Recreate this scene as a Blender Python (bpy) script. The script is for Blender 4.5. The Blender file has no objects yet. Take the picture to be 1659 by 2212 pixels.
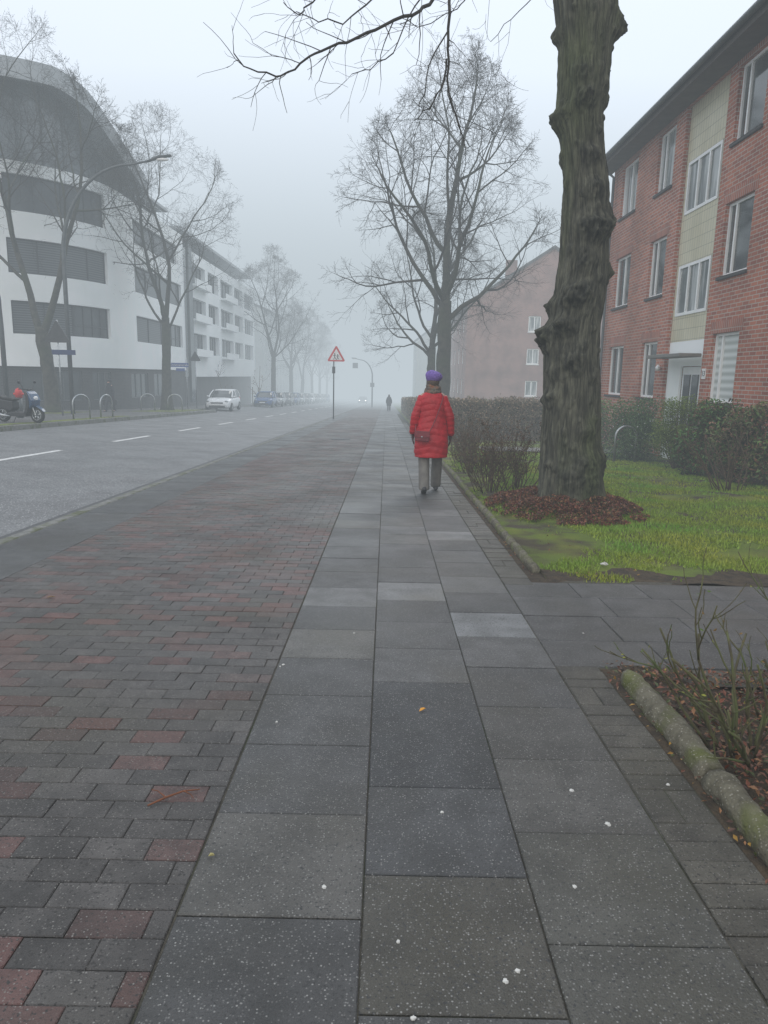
import bpy, math, random, bmesh
from mathutils import Vector, Matrix, noise
V = Vector
R = random.Random(7)
S = 0.0292
F = 1530.0
COL = bpy.context.scene.collection

# ------------------------------------------------ camera
pit = math.radians(10.88); rho = 0.02
R0 = V((1,0,0)); U0 = V((0,math.sin(pit),math.cos(pit))); FW = V((0,math.cos(pit),-math.sin(pit)))
CR = R0*math.cos(rho)+U0*math.sin(rho); CU = U0*math.cos(rho)-R0*math.sin(rho)
CAM = V((0,0,1.38))
cd = bpy.data.cameras.new('camera'); cam = bpy.data.objects.new('camera', cd); COL.objects.link(cam)
m = Matrix((CR,CU,-FW)).transposed().to_4x4(); m.translation = CAM; cam.matrix_world = m
cd.sensor_fit='HORIZONTAL'; cd.sensor_width=36; cd.lens=F/1659*36; cd.clip_end=3000; cd.clip_start=.05
bpy.context.scene.camera = cam
def ray(u,v):
    a=(u-829.5)/F; b=(1106-v)/F
    return FW+CR*a+CU*b
def at(u,v,Y):
    d=ray(u,v); return CAM+d*(Y/d.y)

# ------------------------------------------------ ground profile
def prof(x,y=0):
    if x>=-3.57: return 0.0
    if x>-10.9 or (y>46 and x>-12.7): return -.10+(-3.57-x)*.041
    return .35
def gz(x,y): return -S*y+prof(x,y)

# ------------------------------------------------ mesh builder
class MB:
    def __init__(s): s.v=[]; s.f=[]; s.c=[]; s.col=(1,1,1)
    def add(s,vs,fs):
        n=len(s.v); s.v.extend([tuple(p) for p in vs]); s.c.extend([s.col]*len(vs))
        s.f.extend([tuple(i+n for i in f) for f in fs])
    def quad(s,a,b,c,d): s.add([a,b,c,d],[(0,1,2,3)])
    def hexa(s,p):
        s.add(p,[(0,3,2,1),(4,5,6,7),(0,1,5,4),(1,2,6,5),(2,3,7,6),(3,0,4,7)])
    def box(s,x0,x1,y0,y1,z0,z1):
        s.hexa([(x0,y0,z0),(x1,y0,z0),(x1,y1,z0),(x0,y1,z0),(x0,y0,z1),(x1,y0,z1),(x1,y1,z1),(x0,y1,z1)])
    def paver(s,x0,x1,y0,y1,z0,z1,b):
        p=[(x0,y0,z0),(x1,y0,z0),(x1,y1,z0),(x0,y1,z0),(x0,y0,z1-b),(x1,y0,z1-b),(x1,y1,z1-b),(x0,y1,z1-b),
           (x0+b,y0+b,z1),(x1-b,y0+b,z1),(x1-b,y1-b,z1),(x0+b,y1-b,z1)]
        s.add(p,[(0,1,5,4),(1,2,6,5),(2,3,7,6),(3,0,4,7),(4,5,9,8),(5,6,10,9),(6,7,11,10),(7,4,8,11),(8,9,10,11)])
    def loft(s,rings,cap=True,closed=True):
        n=len(rings[0]); vs=[]; fs=[]
        for r in rings: vs.extend(r)
        for i in range(len(rings)-1):
            for j in range(n if closed else n-1):
                k=(j+1)%n; fs.append((i*n+j,i*n+k,(i+1)*n+k,(i+1)*n+j))
        if cap and closed:
            fs.append(tuple(range(n-1,-1,-1))); fs.append(tuple((len(rings)-1)*n+j for j in range(n)))
        s.add(vs,fs)
    def tube(s,pts,rad,n=6,cap=False,sq=1.0):
        pts=[V(p) for p in pts]
        if not hasattr(rad,'__len__'): rad=[rad]*len(pts)
        rings=[]; u=None
        for i,p in enumerate(pts):
            t=(pts[min(i+1,len(pts)-1)]-pts[max(i-1,0)])
            if t.length<1e-9: t=V((0,0,1))
            t.normalize()
            if u is None:
                u=V((1,0,0)) if abs(t.x)<.9 else V((0,1,0))
            u=(u-t*u.dot(t))
            if u.length<1e-6: u=t.orthogonal()
            u.normalize(); w=t.cross(u)
            r=rad[i]
            rings.append([p+u*(math.cos(2*math.pi*j/n)*r)+w*(math.sin(2*math.pi*j/n)*r*sq) for j in range(n)])
        s.loft(rings,cap)
    def disc(s,c,rx,ry,rz,n=16,m=8):
        c=V(c); rings=[]
        for i in range(m+1):
            a=-math.pi/2+math.pi*i/m; k=max(math.cos(a),.01)
            rings.append([c+V((rx*k*math.cos(2*math.pi*j/n),ry*k*math.sin(2*math.pi*j/n),rz*math.sin(a))) for j in range(n)])
        s.loft(rings)
    def prism(s,pts,ax,a0,a1):
        def mk(p,a):
            if ax=='y': return (p[0],a,p[1])
            if ax=='x': return (a,p[0],p[1])
            return (p[0],p[1],a)
        s.loft([[mk(p,a0) for p in pts],[mk(p,a1) for p in pts]])
    def build(s,name,mat,parent=None,smooth=False,shear=False,bevel=0,sub=0,loc=None):
        vs=s.v
        if shear: vs=[(x,y,z-S*y) for x,y,z in vs]
        me=bpy.data.meshes.new(name); me.from_pydata(vs,[],s.f); me.materials.append(mat)
        ca=me.color_attributes.new('Col','FLOAT_COLOR','POINT')
        fl=[]
        for c in s.c: fl.extend((c[0],c[1],c[2],1))
        ca.data.foreach_set('color',fl)
        if smooth: me.polygons.foreach_set('use_smooth',[True]*len(me.polygons))
        me.update()
        o=bpy.data.objects.new(name,me); COL.objects.link(o)
        if parent: o.parent=parent
        if loc: o.location=loc
        if bevel:
            b=o.modifiers.new('b','BEVEL'); b.width=bevel; b.segments=2; b.limit_method='ANGLE'; b.angle_limit=math.radians(40)
        if sub:
            b=o.modifiers.new('s','SUBSURF'); b.levels=sub; b.render_levels=sub
        return o
def tag(o,label=None,cat=None,group=None,kind=None):
    if label: o['label']=label
    if cat: o['category']=cat
    if group: o['group']=group
    if kind: o['kind']=kind
    return o
def empty(name,loc,rz=0,label=None,cat=None,group=None):
    o=bpy.data.objects.new(name,None); COL.objects.link(o); o.location=loc; o.rotation_euler=(0,0,rz); o.empty_display_size=.2
    return tag(o,label,cat,group)
def copy_tree(o,parent=None):
    c=o.copy(); COL.objects.link(c)
    if parent: c.parent=parent
    for ch in list(o.children): copy_tree(ch,c)
    return c

# ------------------------------------------------ materials
def mat(name,c1,c2=None,scale=5,rough=.7,bump=0,bscale=None,attr=False,metal=0,spec=.5,stretch=None,c3=None,s3=1.5,sp=None,spt=.62,sps=120,sp2=None,rvar=0,coord='Object',emis=None,lo=.35,hi=.65,bdist=.02):
    M=bpy.data.materials.new(name); M.use_nodes=True; N=M.node_tree.nodes; L=M.node_tree.links
    b=N['Principled BSDF']; b.inputs['Roughness'].default_value=rough; b.inputs['Metallic'].default_value=metal
    b.inputs['Specular IOR Level'].default_value=spec
    tc=N.new('ShaderNodeTexCoord'); vec=tc.outputs[coord]
    if stretch:
        mp=N.new('ShaderNodeMapping'); mp.inputs['Scale'].default_value=stretch; L.new(vec,mp.inputs[0]); vec=mp.outputs[0]
    def nz(sc,lo_,hi_,det=5):
        n=N.new('ShaderNodeTexNoise'); n.inputs['Scale'].default_value=sc; n.inputs['Detail'].default_value=det; L.new(vec,n.inputs['Vector'])
        r=N.new('ShaderNodeMapRange'); r.inputs['From Min'].default_value=lo_; r.inputs['From Max'].default_value=hi_; L.new(n.outputs['Fac'],r.inputs['Value'])
        return r.outputs['Result'],n.outputs['Fac']
    def mix(f,a,bb,mode='MIX'):
        x=N.new('ShaderNodeMix'); x.data_type='RGBA'; x.blend_type=mode
        for s_,v_ in ((x.inputs[0],f),(x.inputs[6],a),(x.inputs[7],bb)):
            if isinstance(v_,bpy.types.NodeSocket): L.new(v_,s_)
            else: s_.default_value=v_ if isinstance(v_,(int,float)) else (*v_,1)
        return x.outputs[2]
    c=(*c1,) 
    if c2:
        f,_=nz(scale,lo,hi); c=mix(f,c1,c2)
    if c3:
        f,_=nz(s3,.48,.68,3); c=mix(f,c,c3)
    if attr:
        a=N.new('ShaderNodeAttribute'); a.attribute_name='Col'
        c=mix(1.0,c,a.outputs['Color'],'MULTIPLY')
    if sp2:
        f,_=nz(sps*.8,.58,.68,2); c=mix(f,c,sp2)
    if sp:
        n=N.new('ShaderNodeTexVoronoi'); n.inputs['Scale'].default_value=sps; L.new(vec,n.inputs['Vector'])
        r=N.new('ShaderNodeMapRange'); r.inputs['From Min'].default_value=.38; r.inputs['From Max'].default_value=.22; L.new(n.outputs['Distance'],r.inputs['Value'])
        sc_=N.new('ShaderNodeSeparateColor'); L.new(n.outputs['Color'],sc_.inputs[0])
        g_=N.new('ShaderNodeMath'); g_.operation='GREATER_THAN'; g_.inputs[1].default_value=spt; L.new(sc_.outputs[0],g_.inputs[0])
        mm_=N.new('ShaderNodeMath'); mm_.operation='MULTIPLY'; L.new(r.outputs[0],mm_.inputs[0]); L.new(g_.outputs[0],mm_.inputs[1])
        p2_=N.new('ShaderNodeMath'); p2_.operation='POWER'; p2_.inputs[1].default_value=1.6; L.new(sc_.outputs[1],p2_.inputs[0])
        m3_=N.new('ShaderNodeMath'); m3_.operation='MULTIPLY'; L.new(mm_.outputs[0],m3_.inputs[0]); L.new(p2_.outputs[0],m3_.inputs[1])
        c=mix(m3_.outputs[0],c,sp)
    if isinstance(c,tuple): b.inputs['Base Color'].default_value=(*c,1)
    else: L.new(c,b.inputs['Base Color'])
    if rvar:
        f,_=nz(1.3,.35,.65,4); r=N.new('ShaderNodeMapRange'); r.inputs['To Min'].default_value=rough-rvar; r.inputs['To Max'].default_value=rough+rvar
        L.new(f,r.inputs['Value']); L.new(r.outputs[0],b.inputs['Roughness'])
    if bump:
        n=N.new('ShaderNodeTexNoise'); n.inputs['Scale'].default_value=bscale or scale*3; n.inputs['Detail'].default_value=6; L.new(vec,n.inputs['Vector'])
        bp=N.new('ShaderNodeBump'); bp.inputs['Strength'].default_value=bump; bp.inputs['Distance'].default_value=bdist
        L.new(n.outputs['Fac'],bp.inputs['Height']); L.new(bp.outputs[0],b.inputs['Normal'])
    if emis:
        b.inputs['Emission Color'].default_value=(*emis[0],1); b.inputs['Emission Strength'].default_value=emis[1]
    return M
def brickmat(name,ca,cb,mort,bw=.25,rh=.083,ms=.009,vert=False,flat=False,rough=.85,offset=.5,dirt=(.5,.45,.42)):
    M=bpy.data.materials.new(name); M.use_nodes=True; N=M.node_tree.nodes; L=M.node_tree.links; b=N['Principled BSDF']; b.inputs['Roughness'].default_value=rough
    tc=N.new('ShaderNodeTexCoord'); sx=N.new('ShaderNodeSeparateXYZ'); L.new(tc.outputs['Object'],sx.inputs[0]); cx=N.new('ShaderNodeCombineXYZ')
    if flat:
        L.new(sx.outputs[0],cx.inputs[0]); L.new(sx.outputs[1],cx.inputs[1])
    else:
        ad=N.new('ShaderNodeMath'); L.new(sx.outputs[0],ad.inputs[0]); L.new(sx.outputs[1],ad.inputs[1])
        L.new(ad.outputs[0],cx.inputs[1 if vert else 0]); L.new(sx.outputs[2],cx.inputs[0 if vert else 1])
    br=N.new('ShaderNodeTexBrick'); L.new(cx.outputs[0],br.inputs['Vector']); br.offset=offset
    br.inputs['Color1'].default_value=(*ca,1); br.inputs['Color2'].default_value=(*cb,1); br.inputs['Mortar'].default_value=(*mort,1)
    br.inputs['Scale'].default_value=1; br.inputs['Brick Width'].default_value=bw; br.inputs['Row Height'].default_value=rh; br.inputs['Mortar Size'].default_value=ms
    br.inputs['Mortar Smooth'].default_value=.3
    n=N.new('ShaderNodeTexNoise'); n.inputs['Scale'].default_value=.7; n.inputs['Detail'].default_value=8; L.new(tc.outputs['Object'],n.inputs['Vector'])
    r=N.new('ShaderNodeMapRange'); r.inputs['From Min'].default_value=.4; r.inputs['From Max'].default_value=.75; L.new(n.outputs['Fac'],r.inputs['Value'])
    x=N.new('ShaderNodeMix'); x.data_type='RGBA'; x.blend_type='MULTIPLY'; L.new(r.outputs[0],x.inputs[0]); L.new(br.outputs['Color'],x.inputs[6]); x.inputs[7].default_value=(*dirt,1)
    L.new(x.outputs[2],b.inputs['Base Color'])
    bp=N.new('ShaderNodeBump'); bp.invert=True; bp.inputs['Strength'].default_value=.6; bp.inputs['Distance'].default_value=.01; L.new(br.outputs['Fac'],bp.inputs['Height']); L.new(bp.outputs[0],b.inputs['Normal'])
    return M
m_slab=mat('paving_slab',(1,1,1),(.62,.62,.61),scale=6,rough=.45,bump=.8,bscale=190,attr=True,sp=(.30,.295,.28),spt=.30,sps=125,sp2=(.035,.035,.035),rvar=.12,c3=(.72,.70,.63),s3=1.7,bdist=.007)
m_brick=mat('paving_brick',(1,1,1),(.60,.60,.60),scale=10,rough=.48,bump=.9,bscale=170,attr=True,sp=(.25,.24,.22),spt=.45,sps=130,sp2=(.03,.027,.025),rvar=.13,c3=(.72,.71,.60),s3=.9,bdist=.008)
m_joint=mat('joint_sand',(.06,.054,.042),(.10,.09,.07),scale=30,rough=.9,bump=.5,bscale=120,c3=(.045,.055,.025),s3=2)
m_asph=mat('road_asphalt',(.13,.131,.133),(.18,.182,.184),scale=1.1,rough=.55,bump=.8,bscale=70,sp=(.60,.60,.60),spt=.2,sps=38,sp2=(.06,.06,.06),rvar=.1,bdist=.01)
m_paint=mat('road_paint',(.75,.75,.73),(.5,.5,.49),scale=14,rough=.6)
m_kerb=mat('kerb_stone',(.14,.14,.13),(.21,.21,.195),scale=12,rough=.75,bump=.4,bscale=80,c3=(.09,.10,.05),s3=5)
m_moss=mat('mossy_kerb',(.17,.155,.11),(.09,.08,.055),scale=16,rough=.95,bump=1,bscale=70,c3=(.13,.15,.03),s3=4,sp=(.36,.33,.27),spt=.3,sps=90,bdist=.015)
m_soil=mat('soil',(.04,.03,.02),(.085,.06,.035),scale=14,rough=.95,bump=1,bscale=40,bdist=.03)
m_lawn=mat('lawn_soil',(.13,.18,.025),(.075,.06,.035),scale=2.3,rough=.95,bump=.9,bscale=60,c3=(.20,.23,.03),s3=1.2,lo=.43,hi=.58,bdist=.03)
m_ground=mat('ground',(.09,.09,.085),(.06,.07,.05),scale=.4,rough=.9)
m_blade=mat('grass_blade',(1,1,1),rough=.6,attr=True)
m_leaf=mat('leaf',(1,1,1),(.7,.7,.7),scale=20,rough=.5,attr=True)
m_bark=mat('bark',(.040,.039,.029),(.125,.122,.09),scale=17,rough=.95,bump=.9,bscale=38,stretch=(1,1,.25),c3=(.085,.10,.045),s3=1.6,bdist=.035,attr=True)
m_bark2=mat('far_bark',(.035,.034,.028),(.07,.066,.052),scale=5,rough=.95,bump=.6,bscale=20,c3=(.05,.06,.035),s3=.8)
m_twig=mat('twig',(.045,.039,.032),(.03,.026,.022),scale=8,rough=.9)
m_brown=mat('brown_stem',(.075,.05,.034),(.12,.09,.055),scale=20,rough=.85)
m_redbrick=brickmat('red_brick',(.46,.15,.088),(.29,.09,.062),(.46,.40,.34),ms=.010,dirt=(.6,.55,.5))
m_soldier=brickmat('soldier_brick',(.40,.13,.08),(.27,.085,.06),(.42,.36,.31),bw=.25,rh=.083,vert=True,offset=0)
m_farbrick=brickmat('faded_brick',(.33,.145,.11),(.28,.12,.09),(.32,.27,.24),ms=.012)
m_dkbrick=brickmat('dark_brick',(.04,.037,.037),(.025,.024,.026),(.08,.08,.08))
m_tile=brickmat('cream_tile',(.62,.58,.43),(.56,.53,.39),(.27,.26,.19),bw=.13,rh=.26,ms=.006,rough=.35,offset=0,dirt=(.8,.78,.7))
m_render=mat('white_render',(.84,.86,.86),(.77,.80,.79),scale=.5,rough=.85,bump=.15,bscale=30)
m_pale=mat('pale_render',(.5,.52,.5),(.42,.44,.42),scale=.6,rough=.85)
m_white=mat('white_frame',(.82,.83,.83),(.76,.77,.77),scale=4,rough=.4)
m_glass=mat('window_glass',(.02,.024,.026),(.07,.08,.08),scale=1.1,rough=.06,spec=.8)
m_glassw=mat('curtained_glass',(.10,.115,.115),(.40,.42,.42),scale=1.9,rough=.1,spec=.8,stretch=(3,3,.3),lo=.45,hi=.6)
m_dglass=mat('dark_glass',(.022,.027,.03),(.06,.068,.072),scale=.7,rough=.15,spec=.5)
m_pglass=mat('penthouse_glass',(.10,.115,.125),(.17,.185,.195),scale=.6,rough=.15,spec=.6)
m_roofm=mat('zinc_roof',(.30,.32,.33),(.37,.39,.40),scale=.7,rough=.5,metal=.1)
m_tileroof=mat('roof_tile',(.045,.042,.042),(.07,.065,.06),scale=5,rough=.7,bump=.4)
m_soffit=mat('soffit',(.09,.075,.065),(.06,.05,.045),scale=3,rough=.8)
m_dark=mat('dark_metal',(.03,.033,.036),(.05,.053,.056),scale=6,rough=.45,metal=.3)
m_steel=mat('galvanised_steel',(.42,.44,.45),(.3,.32,.33),scale=7,rough=.35,metal=.8)
m_pole=mat('pole_grey',(.10,.11,.115),(.07,.078,.08),scale=6,rough=.5,metal=.3)
m_canopy=mat('canopy_grey',(.20,.19,.175),(.14,.135,.13),scale=4,rough=.6)
m_tyre=mat('tyre_rubber',(.018,.018,.018),(.03,.03,.03),scale=30,rough=.85)
m_rubberpl=mat('black_plastic',(.02,.02,.022),(.03,.03,.033),scale=12,rough=.45)
m_red=mat('red_paint',(.60,.02,.018),(.5,.02,.02),scale=6,rough=.45)
m_signw=mat('sign_white',(.8,.8,.78),(.74,.74,.73),scale=5,rough=.4)
m_blue=mat('sign_blue',(.02,.07,.32),(.02,.06,.28),scale=5,rough=.4)
m_black=mat('sign_black',(.015,.015,.015),(.02,.02,.02),scale=5,rough=.6)
m_gum=mat('gum',(.68,.67,.63),(.42,.41,.38),scale=90,rough=.7)
def blindmat(name,a,b_,per=.08):
    M=bpy.data.materials.new(name); M.use_nodes=True; N=M.node_tree.nodes; L=M.node_tree.links; b=N['Principled BSDF']; b.inputs['Roughness'].default_value=.35
    tc=N.new('ShaderNodeTexCoord'); w=N.new('ShaderNodeTexWave'); w.wave_type='BANDS'; w.bands_direction='Z'; w.inputs['Scale'].default_value=.314/per; w.inputs['Distortion'].default_value=.1
    L.new(tc.outputs['Object'],w.inputs['Vector']); x=N.new('ShaderNodeMix'); x.data_type='RGBA'; L.new(w.outputs['Fac'],x.inputs[0]); x.inputs[6].default_value=(*a,1); x.inputs[7].default_value=(*b_,1)
    L.new(x.outputs[2],b.inputs['Base Color']); return M
m_blind=blindmat('grey_blind',(.035,.039,.042),(.095,.104,.11),.12)
m_wblind=blindmat('white_blind',(.38,.41,.39),(.65,.68,.67),.16)

# ------------------------------------------------ world, sun, fog
W=bpy.data.worlds.new('World'); bpy.context.scene.world=W; W.use_nodes=True; N=W.node_tree.nodes; L=W.node_tree.links
sky=N.new('ShaderNodeTexSky'); sky.sky_type='NISHITA'; sky.sun_disc=False; sky.sun_elevation=math.radians(32); sky.sun_rotation=math.radians(200); sky.dust_density=4
bg=N['Background']; bg.inputs['Strength'].default_value=.06; L.new(sky.outputs[0],bg.inputs[0])
b2=N.new('ShaderNodeBackground'); b2.inputs[0].default_value=(.88,.93,1.0,1); b2.inputs[1].default_value=1.22
ad=N.new('ShaderNodeAddShader'); L.new(bg.outputs[0],ad.inputs[0]); L.new(b2.outputs[0],ad.inputs[1]); L.new(ad.outputs[0],N['World Output'].inputs[0])
sl=bpy.data.lights.new('sun','SUN'); sl.energy=1.1; sl.angle=math.radians(25); sl.color=(1,.97,.93); so=bpy.data.objects.new('sun',sl); COL.objects.link(so)
so.rotation_euler=(math.radians(58),0,math.radians(-20+180))
def fogbox(name,SIG,FC,dims):
    fm=bpy.data.materials.new(name); fm.use_nodes=True; N=fm.node_tree.nodes; L=fm.node_tree.links; N.remove(N['Principled BSDF'])
    va=N.new('ShaderNodeVolumeAbsorption'); va.inputs['Color'].default_value=(0,0,0,1); va.inputs['Density'].default_value=SIG
    em=N.new('ShaderNodeEmission'); em.inputs[0].default_value=(*FC,1); em.inputs[1].default_value=SIG  # haze glow is emitted by the volume, standing in for scattered skylight
    ad=N.new('ShaderNodeAddShader'); L.new(va.outputs[0],ad.inputs[0]); L.new(em.outputs[0],ad.inputs[1]); L.new(ad.outputs[0],N['Material Output'].inputs['Volume'])
    b=MB(); b.box(*dims); tag(b.build(name,fm),kind='structure')
fogbox('fog',.0070,(.535,.605,.655),(-400,400,-80,900,-45,36))
fogbox('fog_bank',.013,(.53,.60,.645),(-300,300,74,800,-40,30))
bpy.context.scene.view_settings.view_transform='Standard'

# ------------------------------------------------ ground sheets
def st(name,mb,m,**k): return tag(mb.build(name,m,shear=True,**k),kind='structure')
b=MB()
for i in range(20):
    y0=-70+i*45; b.quad((-390,y0,-.3),(390,y0,-.3),(390,y0+45,-.3),(-390,y0+45,-.3))
st('ground',b,m_ground)
b=MB(); b.quad((-3.46,-2,-.007),(1.17,-2,-.007),(1.17,60,-.007),(-3.46,60,-.007)); b.quad((1.17,3.3,-.009),(8,3.3,-.009),(8,5.35,-.009),(1.17,5.35,-.009)); st('pavement_bed',b,m_joint)
b=MB()
cols=[(-.535,-.037,1.656),(-.037,.443,1.836),(.443,.916,2.055)]
for ci,(x0,x1,off) in enumerate(cols):
    k=-8
    while off+k*.475<60:
        y0=off+k*.475; y1=y0+.475
        g=R.choice([.068,.075,.085,.105,.08,.125,.075,.095,.15 if y0>4 else .085]); tint=(g,g*.99,g*.985)
        if ci==2 and 1<y0<2.6: tint=(g*.85,g*.83,g*.72)
        if R.random()<.22: tint=(g*1.0,g*.96,g*.88)
        if ci==1 and y0<4.75<=y1: tint=(.19,.19,.19)
        if ci==2 and y0<4.25<=y1: tint=(.20,.205,.21)
        if ci==2 and y0<6.9<=y1: tint=(.18,.18,.18)
        z=R.uniform(-.002,.002)
        if ci==1 and k==1:
            b.col=(.042,.0435,.046); b.paver(x0+.002,x1-.002,y0+.002,y1+.473,-.02,z,.003); k+=2; continue
        elif ci==1 and k==0: b.col=(.068,.069,.071)
        elif ci==1 and k==-1: b.col=(.080,.075,.062)
        else: b.col=tint
        b.paver(x0+.002,x1-.002,y0+.002,y1-.002,-.02,z,.003); k+=1
rows=[(3.52,3.93),(3.93,4.40),(4.40,4.84),(4.84,5.24)]
for yi,(y0,y1) in enumerate(rows):
    x=.92; 
    while x<8:
        w=.62 if (yi%2==0 and x<1) else .5
        g=R.uniform(.07,.105); b.col=(g,g*.98,g*.98); b.paver(x+.002,x+w-.002,y0+.002,y1-.002,-.02,R.uniform(-.004,.001),.004); x+=w
st('pavement_slabs',b,m_slab)
b=MB(); y=-.9; i=0
while y<48:
    x=-2.8+(0 if i%2 else .1)-.1
    while x<-.54:
        x0=max(x,-2.8); x1=min(x+.2,-.54)
        if x1-x0>.03:
            far=min(1,max(0,(y-2)/7))
            pr=(noise.noise(V((x*.6,y*.4,3)))*.8+.5)
            if R.random()<max(.2,pr):
                g=R.uniform(.75,1.15); k_=R.uniform(.15,1)*(1-.3*far); c=((.092+.06*k_)*g,(.078-.006*k_)*g,(.072-.010*k_)*g)
            else: g=R.uniform(.75,1.25); c=(.088*g,.081*g,.076*g)
            b.col=c; b.paver(x0+.001,x1-.001,y+.001,y+.103-.001,-.02,R.uniform(-.002,.002),.0028)
        x+=.2
    y+=.103; i+=1
y=-.9; i=0
while y<40:
    if not 3.5<y+.05<5.2:
        g=R.uniform(.8,1.2); c=(.088*g,.081*g,.065*g)
        if (i//3)%3==1:
            if i%3==0:
                for xx in (.922,1.035):
                    g=R.uniform(.8,1.1); b.col=(.088*g,.081*g,.065*g); b.paver(xx,xx+.108,y+.0015,y+.2,-.02,R.uniform(-.004,.003),.004)
            elif i%3==2:
                b.col=c; b.paver(.922,1.145,y+.0015,y+.0995,-.02,R.uniform(-.004,.003),.004)
        else:
            b.col=c; b.paver(.922,1.145,y+.0015,y+.0995,-.02,R.uniform(-.004,.003),.004)
    y+=.101; i+=1
st('pavement_bricks',b,m_brick)
b=MB(); y=-1
while y<60:
    g=R.uniform(.9,1.15); b.col=(.07*g,.07*g,.07*g); b.paver(-3.44,-2.804,y+.003,y+.997,-.02,R.uniform(-.002,.002),.003); y+=1
st('pavement_edge_band',b,m_slab)
b=MB(); b.quad((-3.45,48,-.006),(-.54,48,-.006),(-.54,500,-.006),(-3.45,500,-.006)); st('far_brick_pavement',b,brickmat('far_pavers',(.085,.075,.072),(.11,.075,.07),(.05,.045,.04),bw=.2,rh=.1,flat=True,rough=.48))
b=MB(); b.quad((-.54,60,-.004),(1.17,60,-.004),(1.17,500,-.004),(-.54,500,-.004)); st('far_slab_pavement',b,mat('far_slabs',(.09,.091,.093),(.11,.11,.11),scale=2,rough=.5))
b=MB(); y=-1
while y<120:
    b.paver(-3.57,-3.45,y+.003,y+.997,-.25,.004,.012); y+=1
b.paver(-3.57,-3.45,120,500,-.25,.004,.012)
st('kerb',b,m_kerb)
b=MB()
for (y0,y1,xl) in ((-10,46,-10.9),(46,500,-12.7)):
    b.quad((-3.57,y0,prof(-3.571)),(xl,y0,-.10+(-3.57-xl)*.041),(xl,y1,-.10+(-3.57-xl)*.041),(-3.57,y1,prof(-3.571)))
st('road',b,m_asph)
b=MB()
zc=lambda x:-.10+(-3.57-x)*.041+.004
for k in range(-1,26):
    y0=13.0+6.05*k; b.quad((-7.24,y0,zc(-7.24)),(-7.38,y0,zc(-7.38)),(-7.38,y0+2.9,zc(-7.38)),(-7.24,y0+2.9,zc(-7.24)))
st('lane_markings',b,m_paint)
b=MB(); b.quad((-3.572,-5,zc(-3.57)),(-3.86,-5,zc(-3.86)),(-3.86,200,zc(-3.86)),(-3.572,200,zc(-3.57))); st('gutter',b,mat('gutter_stone',(.085,.086,.088),(.06,.06,.06),scale=6,rough=.6,bump=.4))
b=MB()
b.quad((-11.02,-10,.35),(-60,-10,.35),(-60,46,.35),(-11.02,46,.35)); b.quad((-12.82,46,.35),(-60,46,.35),(-60,500,.35),(-12.82,500,.35))
st('left_pavement',b,brickmat('left_pavers',(.12,.12,.12),(.10,.096,.093),(.06,.06,.055),bw=.25,rh=.25,flat=True,rough=.6))
b=MB(); b.paver(-11.02,-10.9,-10,46,-.2,.354,.012); b.paver(-12.82,-12.7,46,500,-.2,.354,.012); b.paver(-12.82,-10.9,45.88,46,-.2,.354,.012); st('left_kerb',b,m_kerb)
b=MB()
for (x0,x1,y0,y1) in ((-11.6,-11.05,15,31),(-13.9,-11.4,38.5,45.5),(-14.2,-12.85,76,84),(-16.5,-14.8,32,36)):
    b.quad((x0,y0,.356),(x1,y0,.356),(x1,y1,.356),(x0,y1,.356))
st('left_verge',b,m_lawn)
b=MB()
nx,ny=60,150
def lz(x,y): return -.005+.035*noise.noise(V((x*.8,y*.8,0)))+.02*noise.noise(V((x*3,y*3,5)))
for i in range(nx):
    for j in range(ny):
        x0=1.28+i*.1; y0=5.3+j*.125
        b.quad((x0,y0,lz(x0,y0)),(x0+.1,y0,lz(x0+.1,y0)),(x0+.1,y0+.125,lz(x0+.1,y0+.125)),(x0,y0+.125,lz(x0,y0+.125)))
b.quad((1.28,24.05,-.01),(60,24.05,-.01),(60,200,-.01),(1.28,200,-.01))
st('lawn',b,m_lawn)
# bare earth rim of the lawn, ragged towards the grass
b=MB(); n=70; r_a=[];r_b=[]
for i in range(n+1):
    x=1.29+5.6*i/n; w=.38+.30*noise.noise(V((x*2.2,0,4)))+.12*noise.noise(V((x*8,0,1)))
    r_a.append((x,5.26,.012)); r_b.append((x,5.3+max(.08,w),lz(x,5.6)+.004))
for i in range(n):
    prev=None
    for k in range(5):
        t0,t1=k/5,(k+1)/5
        def q(i_,t):
            x=r_a[i_][0]; y=r_a[i_][1]*(1-t)+r_b[i_][1]*t; return (x,y,max(lz(x,y),-.02)+.005+.006*noise.noise(V((x*20,y*20,0))))
        b.quad(q(i,t0),q(i+1,t0),q(i+1,t1),q(i,t1))
st('bare_soil_rim',b,m_soil)
b=MB()
for i in range(40):
    for j in range(60):
        x0=1.25+i*.1; y0=-2.3+j*.0967
        f=lambda x,y:.0+.04*noise.noise(V((x*2,y*2,9)))
        b.quad((x0,y0,f(x0,y0)),(x0+.1,y0,f(x0+.1,y0)),(x0+.1,y0+.0967,f(x0+.1,y0+.0967)),(x0,y0+.0967,f(x0,y0+.0967)))
b.quad((1.147,-2,-.005),(1.3,-2,-.005),(1.3,3.5,-.005),(1.147,3.5,-.005)); b.quad((1.147,5.25,-.005),(1.3,5.25,-.005),(1.3,40,-.005),(1.147,40,-.005))
st('planting_bed_soil',b,m_soil)
b=MB(); b.quad((2.6,18.6,.05),(7.1,18.6,.05),(7.1,20.2,.05),(2.6,20.2,.05)); st('entrance_path',b,m_kerb)
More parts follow.
